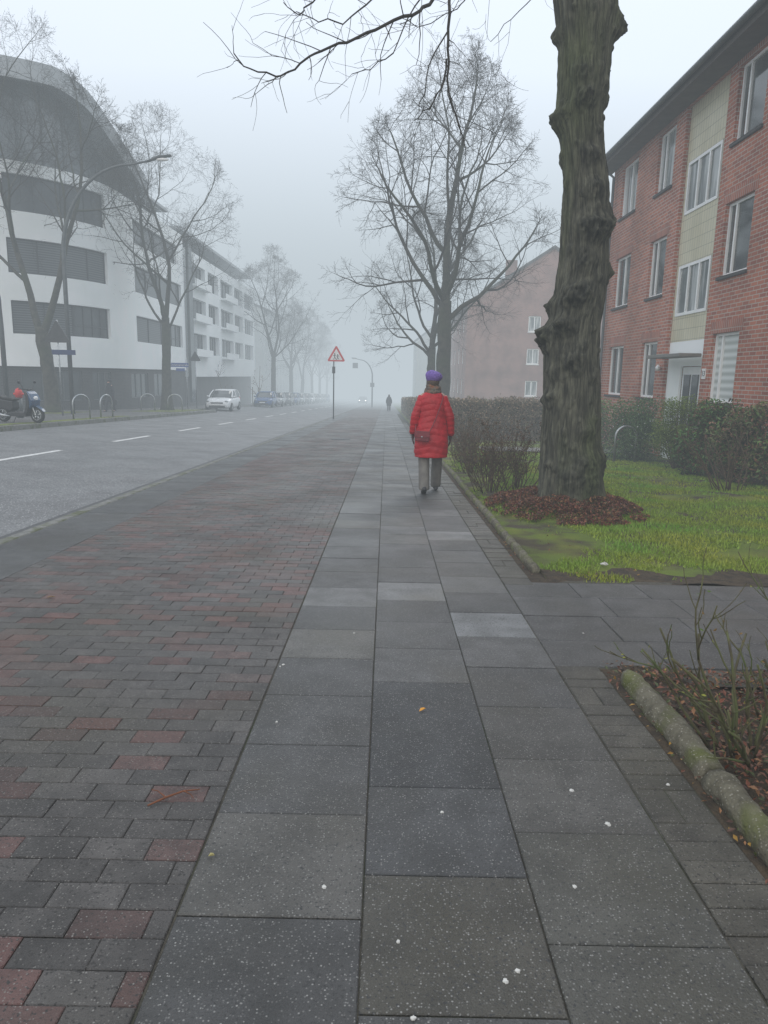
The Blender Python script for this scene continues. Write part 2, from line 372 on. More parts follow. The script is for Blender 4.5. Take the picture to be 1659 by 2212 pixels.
def kerbrow(y0,y1,x,h,w,mm,name,lab,seed):
    rr=random.Random(seed); root=empty(name,(x,y0,gz(x,y0)),0,lab,'kerb')
    y=y0
    while y<y1-.05:
        L_=min(1.0,y1-y); mb=MB(); rings=[]
        tx=rr.uniform(-.012,.012); n=22
        for k in range(n+1):
            yy=y+.006+(L_-.012)*k/n; ring=[]
            e=1 if 0<k<n else .86
            for (px,pz) in ((-.5,-.5),(-.5,.25),(-.46,.55),(-.36,.8),(-.18,.96),(.1,1),(.35,.85),(.48,.5),(.5,-.5)):
                q=noise.noise(V((px*3+x*9,yy*6,pz*3)))*.012+noise.noise(V((px*9,yy*22,pz*9)))*.006
                ring.append((tx+px*w*e+q,yy-y0,pz*h*e+q-S*(yy-y0)))
            rings.append(ring)
        mb.loft(rings); mb.build('kerb_stone',mm,root,smooth=True); y+=L_
kerbrow(-.62,3.34,1.24,.07,.105,m_moss,'bed_kerb','mossy rounded concrete kerb of the planting bed at lower right',3)
kerbrow(5.55,36,1.245,.06,.07,m_moss,'lawn_kerb','long low stone kerb between the pavement and the lawn',4)

# ------------------------------------------------ grass blades
b=MB(); rr=random.Random(5)
def grassy(x,y):
    n=noise.noise(V((x*.9,y*.9,2)))+.8*noise.noise(V((x*2.7,y*2.7,7)))
    edge=min((x-1.3)/.9,(y-5.35)/2.0,1)
    return n+edge*.9-.5
cnt=0
while cnt<105000:
    y=5.3+15*rr.random()**1.6; x=rr.uniform(1.32,6.4)
    if x/y>.62: continue
    if grassy(x,y)+rr.uniform(-.3,.3)<0: cnt+=1; continue
    h=rr.uniform(.015,.045); w=.0035+.0004*y; a=rr.random()*6.28; g=rr.random()
    n_=noise.noise(V((x*1.5,y*1.5,11)))*.9+.5; n_=max(0,min(1,n_))
    b.col=(.16+.20*g*n_,.22+.16*g,.02+.02*g); z=lz(x,y)
    dx,dy=math.cos(a)*w,math.sin(a)*w; tx,ty=rr.uniform(-.02,.02),rr.uniform(-.02,.02)
    b.add([(x-dx,y-dy,z),(x+dx,y+dy,z),(x+tx,y+ty,z+h)],[(0,1,2)]); cnt+=1
tag(b.build('lawn_grass',m_blade,shear=True),'short yellow green lawn grass around the tree at right','grass',kind='stuff')

# ------------------------------------------------ leaves helpers
def leaf(mb,p,s,rr,up=0,fold=.25):
    d=V((rr.gauss(0,1),rr.gauss(0,1),rr.gauss(0,1)+up)); d.normalize(); t=d.orthogonal().normalized()
    t=Matrix.Rotation(rr.random()*6.28,3,d)@t; w=d.cross(t)
    p=V(p); mb.add([p-t*s,p+w*s*.45+d*s*fold,p+t*s,p-w*s*.45+d*s*fold],[(0,1,2),(0,2,3)])
def litter(name,lab,spots,n,pal,seed,sz=(.012,.03),zf=None):
    mb=MB(); rr=random.Random(seed)
    for _ in range(n):
        x0,x1,y0,y1,h=rr.choice(spots); x=rr.uniform(x0,x1); y=rr.uniform(y0,y1)
        c=rr.choice(pal); g=rr.uniform(.7,1.2); mb.col=(c[0]*g,c[1]*g,c[2]*g)
        leaf(mb,(x,y,h*rr.random()+.012),rr.uniform(*sz),rr,up=2.5)
    return tag(mb.build(name,m_leaf,shear=True),lab,'leaves',kind='stuff')
palr=[(.22,.07,.035),(.14,.05,.025),(.10,.045,.028),(.28,.13,.05),(.17,.09,.045),(.08,.10,.03)]
litter('leaf_litter','brown fallen leaves in the planting bed at lower right',[(1.31,2.6,0,3.4,.04)],11000,palr,11,(.007,.022))
litter('leaf_litter','yellow and brown leaf scraps along the brick strip edge',[(1.13,1.2,0,3.4,.004),(1.13,1.19,5.4,12,.004),(1.15,1.6,3.3,3.55,.01),(1.3,2.2,5.4,8,.02)],520,palr+[(.4,.22,.03)],12,(.005,.016))
mb=MB(); rr=random.Random(21)
for _ in range(26000):
    a=rr.random()*6.28; q=math.sqrt(rr.random()); x=2.33+1.02*q*math.cos(a); y=9.1+1.35*q*math.sin(a)
    if a>3.14 and q>.75 and noise.noise(V((x*4,y*4,0)))<0: continue
    hh=.27*(1-q**3)*(.75+.5*noise.noise(V((x*3,y*3,1))))+.02
    z=hh*rr.random()**.5; c=rr.choice([(.19,.055,.032),(.13,.038,.024),(.25,.09,.045),(.08,.03,.02),(.30,.15,.065),(.09,.08,.03)]); g=rr.uniform(.6,1.3)
    mb.col=(c[0]*g,c[1]*g,c[2]*g); leaf(mb,(x,y,z),rr.uniform(.010,.024),rr,up=.5)
tag(mb.build('ground_cover',m_leaf,shear=True),'red brown low ground cover around the foot of the big tree','ground cover',kind='stuff')

# ------------------------------------------------ shrubs
def bare_shrub(name,lab,x,y,h,sp,ns,seed,grp=None,leaves=None,r0=.009,cat='shrub',mm=None,lv=3,kids=(2,3,3,4),tp=.6,sg=.6):
    rr=random.Random(seed); root=empty(name,(x,y,gz(x,y)),0,lab,cat,grp); mb=MB(); lf=MB()
    def tw(p,d,L_,r,l):
        n=5; pts=[p]; 
        for k in range(n):
            d=(d+V((rr.gauss(0,.13),rr.gauss(0,.13),rr.gauss(.04,.08)))).normalized(); p=p+d*(L_/n); pts.append(p)
        mb.tube(pts,[r*(1-tp*k/n) for k in range(n+1)],5 if l<2 else 4,l<2)
        if leaves:
            for q in pts[2:]:
                if rr.random()<leaves[2]: 
                    c=rr.choice(leaves[0]); g=rr.uniform(.7,1.2); lf.col=(c[0]*g,c[1]*g,c[2]*g); leaf(lf,q+V((rr.gauss(0,.012),rr.gauss(0,.012),0)),leaves[1]*rr.uniform(.6,1.2),rr)
        if l<lv:
            for k in range(rr.choice(kids)):
                i=rr.choice([1,2,3,4]); dd=(d+V((rr.gauss(0,sg),rr.gauss(0,sg),rr.gauss(.1,.3)))).normalized()
                tw(pts[i],dd,L_*rr.uniform(.35,.6),r*(1-tp*i/n)*.75,l+1)
    for _ in range(ns):
        a=rr.random()*6.28; q=rr.random(); p=V((math.cos(a)*sp*.35*q,math.sin(a)*sp*.35*q,-.02))
        d=V((math.cos(a)*q*sp/h*1.1,math.sin(a)*q*sp/h*1.1,1)).normalized(); tw(p,d,h*rr.uniform(.6,1),r0*rr.uniform(.7,1.2),0)
    mb.build('stems',mm or m_brown,root,smooth=True)
    if leaves and lf.v: lf.build('leaves',m_leaf,root)
    return root
m_stemg=mat('green_brown_stem',(.065,.052,.03),(.12,.12,.05),scale=18,rough=.85,c3=(.085,.11,.035),s3=9)
lvg=[(.32,.33,.04),(.24,.14,.03),(.11,.19,.03)]
kw=dict(mm=m_stemg,lv=2,kids=(1,2,2,3),tp=.35,sg=.45)
bare_shrub('bare_shrub','leafless rose shrub with thick cut stems behind the mossy kerb, nearest to the viewer',1.49,2.62,.60,.42,14,31,leaves=(lvg,.009,.2),r0=.0085,**kw)
bare_shrub('bare_shrub','leafless shrub at the right edge beside the slab side path',1.80,2.95,.62,.42,12,32,r0=.008,leaves=(lvg,.009,.2),**kw)
bare_shrub('bare_shrub','leafless shrub at lower right cut by the picture edge',1.64,2.15,.38,.34,8,33,r0=.008,leaves=(lvg,.008,.1),**kw)
k=0
for (x,y,lab) in ((1.62,10.6,'tangled bare brown shrub by the kerb, nearest of the bare hedge'),(1.75,11.9,'tangled bare shrub just right of the woman, second in the bare hedge'),(2.05,10.9,'loose bare shrub with long stems directly left of the big trunk'),(1.65,13.4,'dense bare shrub right of the woman, third in the bare hedge'),(1.7,15.2,'bare shrub behind the woman, fourth in the bare hedge')):
    bare_shrub('bare_shrub',lab,x,y,1.0,.8,20,40+k,leaves=([(.11,.05,.03),(.07,.06,.025),(.16,.09,.04)],.018,.3),r0=.008); k+=1
bare_shrub('bare_shrub','thin leafless shrub at the right edge in front of the evergreen bushes',5.6,11.4,1.1,.8,12,50,r0=.012,lv=2)

def bush(lab,x,y,rx,ry,h,n,ls,pal,seed,flowers=0,grp=None):
    rr=random.Random(seed); root=empty('evergreen_bush',(x,y,gz(x,y)),0,lab,'bush',grp); mb=MB(); sm=MB()
    clumps=[]
    for _ in range(30):
        a=rr.random()*6.28; q=rr.random()**.6; t=rr.random()
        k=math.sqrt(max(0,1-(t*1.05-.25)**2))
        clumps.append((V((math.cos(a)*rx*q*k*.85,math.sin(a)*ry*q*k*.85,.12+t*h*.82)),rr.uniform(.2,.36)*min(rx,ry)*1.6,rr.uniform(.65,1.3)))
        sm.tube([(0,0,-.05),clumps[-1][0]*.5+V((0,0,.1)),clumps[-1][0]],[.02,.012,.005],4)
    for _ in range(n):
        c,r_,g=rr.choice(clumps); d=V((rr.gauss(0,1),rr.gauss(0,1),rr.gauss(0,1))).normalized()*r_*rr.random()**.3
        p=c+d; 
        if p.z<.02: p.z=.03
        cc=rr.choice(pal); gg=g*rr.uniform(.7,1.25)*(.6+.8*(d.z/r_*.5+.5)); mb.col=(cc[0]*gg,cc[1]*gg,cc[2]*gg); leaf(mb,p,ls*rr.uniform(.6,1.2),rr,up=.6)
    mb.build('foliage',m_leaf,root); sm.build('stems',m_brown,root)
    if flowers:
        fl=MB()
        for _ in range(flowers):
            c,r_,g=rr.choice(clumps); p=c+V((rr.gauss(0,1),-abs(rr.gauss(0,1)),rr.gauss(0,.8))).normalized()*r_*1.02
            fl.col=(.7,.71,.7); leaf(fl,p,.022,rr)
        fl.build('blossom',m_leaf,root)
dg=[(.09,.18,.035),(.075,.14,.035),(.13,.20,.045)]
bush('dark green rounded bush right of the big trunk by the house corner',6.0,20.9,.95,1.0,1.3,11000,.035,dg,61)
bush('broad evergreen bush dotted with small white blossoms behind the bike hoop',6.1,17.3,.75,1.1,1.35,13000,.032,[(.065,.13,.045),(.10,.17,.06),(.06,.11,.02)],62,flowers=160)
bush('upright mossy green conifer bush in front of the red brick house',6.15,15.0,.62,.75,1.45,16000,.020,[(.15,.21,.03),(.11,.17,.03),(.18,.24,.05)],63)
bush('dark glossy leaved bush between the conifer bush and right picture edge',6.25,13.6,.6,.65,1.35,9000,.042,[(.06,.13,.03),(.10,.20,.05),(.13,.075,.035)],64)
bush('reddish green leaved bush at the right picture edge',6.3,12.4,.55,.6,1.4,7000,.045,[(.12,.13,.045),(.09,.15,.04),(.18,.10,.06)],65)

def hedge(lab,x0,x1,y0,y1,h,n,ls,pal,seed):
    rr=random.Random(seed); root=empty('clipped_hedge',((x0+x1)/2,y0,gz(x0,y0)),0,lab,'hedge'); mb=MB(); sm=MB(); cx=(x0+x1)/2
    for _ in range(n):
        x=rr.uniform(x0,x1); y=rr.uniform(y0,y1)
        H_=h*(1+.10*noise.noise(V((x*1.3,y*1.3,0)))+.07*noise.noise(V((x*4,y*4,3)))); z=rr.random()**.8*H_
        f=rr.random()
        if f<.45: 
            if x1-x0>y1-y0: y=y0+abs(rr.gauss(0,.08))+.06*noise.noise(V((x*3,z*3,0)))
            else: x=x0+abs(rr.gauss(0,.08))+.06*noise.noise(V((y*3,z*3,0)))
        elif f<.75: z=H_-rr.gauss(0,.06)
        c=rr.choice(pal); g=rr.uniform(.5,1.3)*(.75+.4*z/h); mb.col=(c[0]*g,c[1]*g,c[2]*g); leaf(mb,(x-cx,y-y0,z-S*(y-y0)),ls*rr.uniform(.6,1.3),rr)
    for _ in range(int(((x1-x0)+(y1-y0))*16)):
        x=rr.uniform(x0,x1)-cx; y=rr.uniform(y0,y1)-y0; z=-S*y; sm.tube([(x,y,z),(x+rr.gauss(0,.05),y,z+h*.5),(x+rr.gauss(0,.1),y+rr.gauss(0,.05),z+h*rr.uniform(.9,1.1))],[.012,.008,.004],4)
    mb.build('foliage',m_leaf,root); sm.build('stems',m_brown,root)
ph=[(.30,.23,.17),(.21,.17,.12),(.38,.28,.19),(.17,.17,.11)]
hedge('brown clipped beech hedge running across behind the bare shrubs',1.7,5.6,24.2,25.1,1.25,36000,.045,ph,71)
hedge('long brown hedge beside the pavement beyond the woman',1.45,2.2,26,68,1.22,42000,.07,ph,72)

# ------------------------------------------------ trees
def grow(rr,p,d,r,L_,l,TB,CB,env,P):
    n=max(3,min(12,int(L_/.5)+2)) if l<4 else 3
    pts=[p]; dirs=[d]; n0=n
    for k in range(n):
        up=P['up'][l] if l<len(P['up']) else 0
        w=P['wand']*(1+.3*l)
        d=(d+V((rr.gauss(0,w),rr.gauss(0,w),rr.gauss(0,w)+up))).normalized()
        q=p+d*(L_/n0)
        if k>0 and not env(q) and (l>0 or k>n0*.4): break
        p=q; pts.append(p); dirs.append(d)
    n=len(pts)-1
    if n<1: return
    end=[.16,.28,.3,.3,.35,.4][min(l,5)]
    mr=P.get('mr',.0045)
    rad=[max(mr,r*(1-(1-end)*(k/n)**.9)) for k in range(n+1)]
    (TB if l<=1 else CB).tube(pts,rad,[9,7,5,4,3,3][min(l,5)])
    if l>=P['lv']: return
    nc=P['nc'][l]; az=rr.random()*6.28
    for c in range(nc):
        t=(P['t0'][l]+(1-P['t0'][l])*(c+rr.random()*.8)/nc); i=min(n,max(0,int(t*n))); f=t*n-i
        i2=min(n,i+1); pp=pts[i].lerp(pts[i2],max(0,min(1,f))); dd=dirs[i2]
        az+=2.4+rr.gauss(0,.4); ang=math.radians(rr.uniform(*P['ang'][min(l,len(P['ang'])-1)]))
        o=dd.orthogonal().normalized(); o=Matrix.Rotation(az,3,dd)@o
        nd=(dd*math.cos(ang)+o*math.sin(ang)).normalized()
        rc=min(rad[i]*rr.uniform(.5,.72),r*.55)
        grow(rr,pp,nd,rc,L_*rr.uniform(*P['lr'][min(l,len(P['lr'])-1)])*(1.1-.45*t),l+1,TB,CB,env,P)
    grow(rr,pts[-1],dirs[-1],rad[-1]*.9,L_*(.5 if l else .22),l+1,TB,CB,env,P)
def make_env(cx,z0,z1,rad):
    def env(p):
        t=(p.z-z0)/(z1-z0)
        if t<-.15 or t>1: return False
        k=math.sin(math.pi*min(1,max(0.06,(t*.80+.16)))**.85)
        a=math.atan2(p.y,p.x-cx); rr_=rad*max(.25,k)*(1+.14*math.sin(a*3+p.z)+.08*math.sin(a*7+2*p.z))
        return math.hypot(p.x-cx,p.y)<rr_
    return env
def base_trunk(TB,pts,rad,seed):
    rings=[]; n=14
    for i in range(len(pts)-1):
        for k in range(6):
            t=k/6; p=V(pts[i]).lerp(V(pts[i+1]),t); r=rad[i]*(1-t)+rad[i+1]*t
            fl=1+.5*math.exp(-max(0,p.z)*3)
            rings.append([p+V((math.cos(2*math.pi*j/n),math.sin(2*math.pi*j/n),0))*(r*fl*(1+.22*noise.noise(V((math.cos(2*math.pi*j/n)*1.5+seed,math.sin(2*math.pi*j/n)*1.5,p.z*1.9))))) for j in range(n)])
    TB.loft(rings)
def tree(lab,x,y,seed,kind,grp=None,sc=1,rz=0):
    rr=random.Random(seed); TB=MB(); CB=MB()
    P=dict(up=[.0,.08,.04,.02,0.0,0.0],wand=.085,lv=5,t0=[.3,.25,.25,.2,.15],ang=[(35,60),(35,60),(35,65),(35,65),(30,60)],lr=[(.5,.8),(.48,.66),(.45,.62),(.45,.62),(.45,.65)],mr=.0035)
    if kind=='tall':
        base_trunk(TB,[(0,0,-.2),(.02,0,2.5),(-.03,0,4.6),(0,0,5.6)],[.33,.30,.28,.24],seed)
        env=make_env(-.1,2.6,15.6,4.8)
        P['nc']=[7,5,5,5,4]; P['lr'][0]=(.6,.8); P['t0'][0]=.02; P['up'][1]=.07
        grow(rr,V((0,0,5.4)),V((.05,0,1)),.19,9.6,0,TB,CB,env,P)
        for a in (0.2,1.5,2.9,4.2,5.4):
            grow(rr,V((0,0,4.5+.2*a)),V((math.cos(a)*.95,math.sin(a)*.95,.85)).normalized(),.115,6.0,1,TB,CB,env,P)
    elif kind=='fork':
        base_trunk(TB,[(0,0,-.2),(-.12,0,1.8),(-.3,0,3.3),(-.35,0,4.1)],[.33,.3,.3,.26],seed)
        env=make_env(-.6,3.8,16.9,5.6); P['nc']=[6,5,5,4,3]; P['t0'][0]=.2; P['lr'][0]=(.5,.75)
        grow(rr,V((-.42,0,3.7)),V((-.42,.1,1)).normalized(),.18,11,0,TB,CB,env,P)
        grow(rr,V((-.25,0,3.7)),V((.40,-.1,1)).normalized(),.18,10.5,0,TB,CB,env,P)
    else:
        base_trunk(TB,[(0,0,-.2),(.05,0,2.5),(.1,0,4.6),(.12,0,5.6)],[.30,.26,.24,.21],seed)
        env=make_env(.1,4.6,16.9,5.0); P['nc']=[6,5,5,4,4]; P['t0'][0]=.15; P['lr'][0]=(.55,.8)
        grow(rr,V((.1,0,5.2)),V((-.28,.1,1)).normalized(),.15,10,0,TB,CB,env,P)
        grow(rr,V((.12,0,5.2)),V((.36,-.1,1)).normalized(),.15,9.5,0,TB,CB,env,P)
        for a in (.1,3.2,4.6): grow(rr,V((.09,0,4.6+.1*a)),V((math.cos(a)*.85,math.sin(a)*.85,.85)).normalized(),.08,5.8,1,TB,CB,env,P)
    root=empty('bare_tree',(x,y,gz(x,y)),rz,lab,'tree',grp); root.scale=(sc,)*3
    TB.build('trunk',m_bark2,root,smooth=True); CB.build('crown',m_twig,root)
    return root
t_mid=tree('tall bare linden beside the pavement straight above the woman in red',2.42,31.0,101,'tall')
tA=tree('bare linden with forked trunk at far left before the white curved building',-15.9,34.2,102,'fork')
tB=tree('bare linden with round crown between the curved building and the white car',-13.3,43.4,103,'round')
def tcopy(src,lab,x,y,rz,sc,grp=None):
    c=copy_tree(src); c.location=(x,y,gz(x,y)); c.rotation_euler=(0,0,rz); c.scale=(sc,)*3; c['label']=lab
    if grp: c['group']=grp
    return c
tcopy(t_mid,'second bare linden close behind the tall one above the woman',2.3,37.5,2.1,.74)
tcopy(tB,'misty bare tree left of the road behind the blue parked cars',-12.6,80,1.2,1.0)
tcopy(tB,'bare tree at the far left edge rising behind the forked linden',-21.5,38,3.0,1.1)
g='trees fading into the fog along the left of the road'
for i,(x,y,s_,sc) in enumerate(((-13,98,t_mid,.9),(-13.2,112,tA,.9),(-13,126,tB,.9),(-13,140,t_mid,.85),(-13,156,tB,.85))):
    tcopy(s_,'pale bare tree dissolving in the fog at the left end of the road',x,y,1+i*1.3,sc,g)

# big near tree
def big_tree():
    Y0=9.0; prof_=[(1150,1168,1300),(1100,1166,1300),(1040,1163,1298),(960,1168,1296),(860,1175,1298),(760,1176,1296),(700,1184,1298),(640,1196,1308),(560,1209,1314),(480,1211,1314),(400,1213,1314),(330,1210,1305),(250,1201,1302),(200,1205,1315),(100,1206,1325),(40,1198,1336),(0,1194,1335),(-120,1185,1335),(-300,1190,1330),(-500,1200,1320)]
    cs=[]
    for v,l,r in prof_:
        p=at((l+r)/2,v,Y0); sc=(p-CAM).dot(FW)/F; cs.append((p.z,p.x,(r-l)/2*sc*.95))
    cs.sort()
    base=V((2.42,Y0,gz(2.42,Y0))); root=empty('big_tree',base,0,'thick gnarled linden trunk covered in burls on the lawn at right','tree')
    rr=random.Random(9); burls=[]
    def B(u,v,th,amp,sz):
        p=at(u,v,Y0-.3); burls.append((p.z,math.radians(th),amp,sz))
    for a in ((1215,640,-115,.13,.14),(1185,722,182,.15,.13),(1212,775,-105,.10,.13),(1240,480,-85,.11,.14),(1242,500,-80,.07,.1),(1240,205,-95,.10,.11),(1230,150,-110,.08,.1),(1335,30,5,.13,.14),(1198,245,180,.09,.11),(1325,465,0,.08,.15),(1312,580,0,.07,.1),(1195,655,175,.09,.09),(1208,700,-130,.09,.1),(1200,860,-160,.05,.12),(1255,1000,-75,.08,.14),(1190,50,180,.04,.1),(1310,200,0,.05,.08),(1300,1000,0,.06,.15),(1232,560,-100,.08,.12),(1250,1040,-70,.08,.15),(1225,700,-120,.08,.1),(1235,400,-80,.07,.1),(1245,330,-85,.07,.09),(1260,930,-75,.07,.1),(1225,620,-95,.07,.08)): B(*a)
    for _ in range(150):
        burls.append((rr.uniform(-.2,9),rr.gauss(-1.75,.8),rr.uniform(.012,.04),rr.uniform(.025,.06)))
    for _ in range(50):
        burls.append((rr.uniform(-.2,9),rr.random()*6.28,rr.uniform(.015,.05),rr.uniform(.05,.12)))
    def interp(z):
        for i in range(len(cs)-1):
            if z<=cs[i+1][0]:
                t=(z-cs[i][0])/(cs[i+1][0]-cs[i][0]); t=max(-1,t); return cs[i][1]*(1-t)+cs[i+1][1]*t,cs[i][2]*(1-t)+cs[i+1][2]*t
        return cs[-1][1],cs[-1][2]
    mb=MB(); rings=[]; n=230; H=380; zb=base.z-.12; zt=7.6; colr=[]
    for k in range(H+1):
        z=zb+(zt-zb)*k/H; cx,r=interp(z); ring=[]
        near=[bb for bb in burls if abs(bb[0]-z)<bb[3]*2.5]
        hgt=z-base.z
        for j in range(n):
            th=2*math.pi*j/n-math.pi; c_,s_=math.cos(th),math.sin(th); rad=r
            rad+=r*.10*math.exp(-max(0,hgt)*3.2)*(1.2+1.6*math.cos(th*5+.7))
            rad+=.03*noise.noise(V((c_*2.2,s_*2.2,z*.9)))
            wv=.35*noise.noise(V((c_*2,s_*2,z*1.6)))
            q=noise.noise(V((c_*7+wv*3,s_*7,z*.9))); q1=noise.noise(V((c_*24+wv*6,s_*24,z*3.2))); q2=noise.noise(V((c_*40,s_*40,z*14)))
            rad+=.009*(1-abs(q)*4)+.005*(1-abs(q1)*4)+.004*q2
            bsum=0
            for (bz,bt,ba,bs) in near:
                dt=(th-bt+math.pi)%(2*math.pi)-math.pi; d2=((z-bz)**2+(dt*r)**2)/(bs*bs)
                if d2<6: bsum+=ba*math.exp(-d2*1.1)
            pit_=0
            if bsum>.01:
                pit_=noise.noise(V((c_*13,s_*13,z*22)))
                rad+=min(bsum,.17)*(1+.6*noise.noise(V((c_*7,s_*7,z*14)))+.4*pit_)
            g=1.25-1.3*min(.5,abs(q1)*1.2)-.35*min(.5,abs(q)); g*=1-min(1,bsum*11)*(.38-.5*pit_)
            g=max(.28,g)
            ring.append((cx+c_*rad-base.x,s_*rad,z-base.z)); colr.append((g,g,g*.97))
        rings.append(ring)
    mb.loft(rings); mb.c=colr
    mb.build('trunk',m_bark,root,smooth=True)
    LB=MB(); CB=MB(); rr=random.Random(77)
    def twigs(pts,r,l,dn=1.0):
        n=len(pts)
        for i in range(1,n):
            for _ in range(rr.choice([0,1,1]) if l==0 else rr.choice([0,0,1])):
                d=(pts[i]-pts[i-1]).normalized(); o=Matrix.Rotation(rr.random()*6.28,3,d)@d.orthogonal()
                dd=(d*.9+o*rr.uniform(.4,.9)).normalized(); L_=rr.uniform(.2,.6)*(1 if l==0 else .6)*dn; p=pts[i].copy(); q=[p]
                for k in range(5):
                    dd=(dd+V((rr.gauss(0,.14),rr.gauss(0,.14),rr.gauss(.02,.13)))).normalized(); p=p+dd*L_/5; q.append(p)
                r1=max(.0013,r*.33*(1-.5*i/n)); CB.tube([a-base for a in q],[r1*(1-.6*k/5)+.0006 for k in range(6)],4)
                if l<1: twigs(q,r1,l+1)
    def br(px,Ya,Yb,r,ext=None,dn=1.0):
        pts=[]; n=len(px); r=r*.85
        for i,(u,v) in enumerate(px):
            pts.append(at(u,v,Ya+(Yb-Ya)*i/(n-1)))
        f=[]
        for i in range(len(pts)-1):
            for k in range(3):
                q=pts[i].lerp(pts[i+1],k/3)+V((rr.gauss(0,.008),rr.gauss(0,.02),rr.gauss(0,.008))); f.append(q)
        f.append(pts[-1])
        if ext: f=ext+f
        CB.tube([a-base for a in f],[r*(1-.8*i/len(f))+.0015 for i in range(len(f))],6)
        twigs(f[len(ext) if ext else 0:],r,0,dn)
    hub=V((2.5,9,7.3)); limb=[hub,V((1.7,8.7,7.5)),V((1.0,8.2,7.2)),V((.55,7.8,6.6)),at(960,-60,7.5)]
    LB.tube([a-base for a in limb],[.16,.12,.09,.06,.03],8)
    e=limb[-1]
    br([(935,0),(905,28),(850,45),(790,75),(730,95),(680,115),(640,150),(590,165),(540,150),(505,115)],7.4,6.8,.020,[limb[3],e])
    br([(972,-20),(970,60),(966,130),(968,180),(985,250),(1005,320)],7.5,7.3,.017,[e],1.0)
    br([(966,130),(955,190),(925,235),(895,260)],7.4,7.2,.010,None,.9)
    br([(968,60),(940,120),(915,190),(905,240)],7.4,7.2,.008,None,.9)
    br([(700,-30),(660,20),(640,30),(612,5)],7.2,7,.009,[limb[3]])
    br([(850,-60),(790,10),(740,50),(690,45),(640,25)],7.3,7,.010,[limb[3]])
    br([(930,-40),(880,40),(850,110),(800,150),(760,160)],7.4,7.1,.008,[e])
    br([(1180,-80),(1150,-10),(1105,40),(1060,90)],7.8,7.6,.006,[limb[1]])
    br([(1060,-80),(1010,-10),(985,20),(905,60),(870,40)],7.6,7.3,.007,[limb[2]])
    P=dict(up=[.05,.08,.04,0,0],wand=.09,lv=4,nc=[6,6,5,4,3],t0=[.25,.2,.2,.1,.1],ang=[(35,60)],lr=[(.5,.75)])
    env=lambda p: p.z+base.z>8.4 and math.hypot(p.x,p.y)<5.0 and p.z<16
    for a in (.4,1.6,2.9,4.2,5.4):
        grow(rr,hub-base,V((math.cos(a)*.5,math.sin(a)*.5,1)).normalized(),.15,6,0,LB,CB,env,P)
    LB.build('limbs',m_bark2,root,smooth=True); CB.build('crown',m_twig,root)
big_tree()

# ------------------------------------------------ buildings
def wall(mb,P,sb,z0,z1,holes,depth):
    ss=sorted(set(list(sb)+[h[0] for h in holes]+[h[1] for h in holes])); zs=sorted(set([z0,z1]+[h[2] for h in holes]+[h[3] for h in holes]))
    for i in range(len(ss)-1):
        for j in range(len(zs)-1):
            cs_,cz=(ss[i]+ss[i+1])/2,(zs[j]+zs[j+1])/2
            if any(h[0]<cs_<h[1] and h[2]<cz<h[3] for h in holes): continue
            mb.quad(P(ss[i],zs[j],0),P(ss[i+1],zs[j],0),P(ss[i+1],zs[j+1],0),P(ss[i],zs[j+1],0))
    for (a,b_,c,d) in holes:
        q=[s_ for s_ in ss if a<=s_<=b_]
        for i in range(len(q)-1):
            for z in (c,d): mb.quad(P(q[i],z,0),P(q[i+1],z,0),P(q[i+1],z,depth),P(q[i],z,depth))
        for s_ in (a,b_): mb.quad(P(s_,c,0),P(s_,d,0),P(s_,d,depth),P(s_,c,depth))
def bar(mb,P,s0,s1,z0,z1,d0,d1,n=1):
    for i in range(n):
        a=s0+(s1-s0)*i/n; b_=s0+(s1-s0)*(i+1)/n
        mb.hexa([P(a,z0,d0),P(b_,z0,d0),P(b_,z0,d1),P(a,z0,d1),P(a,z1,d0),P(b_,z1,d0),P(b_,z1,d1),P(a,z1,d1)])
def window(parent,P,s0,s1,z0,z1,mull,dep=.12,fw=.06,fm_=None,gm=None,n=1,sill=None,lintel=False,trans=None,lab=None):
    mb=MB(); e=.002
    bar(mb,P,s0+e,s1-e,z0+e,z0+fw,dep-.04,dep+.03,n); bar(mb,P,s0+e,s1-e,z1-fw,z1-e,dep-.04,dep+.03,n)
    for s_ in [s0+e]+[s0+(s1-s0)*q-fw/2 for q in mull]+[s1-fw-e]: bar(mb,P,s_,s_+fw,z0+fw,z1-fw,dep-.042,dep+.03)
    if trans: bar(mb,P,s0+fw,s1-fw,z0+(z1-z0)*trans,z0+(z1-z0)*trans+fw*.8,dep-.035,dep+.03,n)
    w=mb.build('window',fm_ or m_white,parent)
    if lab: w['label']=lab
    g=MB()
    for i in range(n):
        a=s0+(s1-s0)*i/n; b_=s0+(s1-s0)*(i+1)/n; g.quad(P(a,z0,dep),P(b_,z0,dep),P(b_,z1,dep),P(a,z1,dep))
    g.build('pane',gm or m_glass,w)
    if sill:
        k=MB(); bar(k,P,s0-.04,s1+.04,z0-.07,z0-.003,-.05,dep-.045,n); k.build('sill',sill,w)
    if lintel:
        k=MB(); bar(k,P,s0-.12,s1+.12,z1+.002,z1+.25,-.006,.05); k.build('lintel',m_soldier,w)
    return w
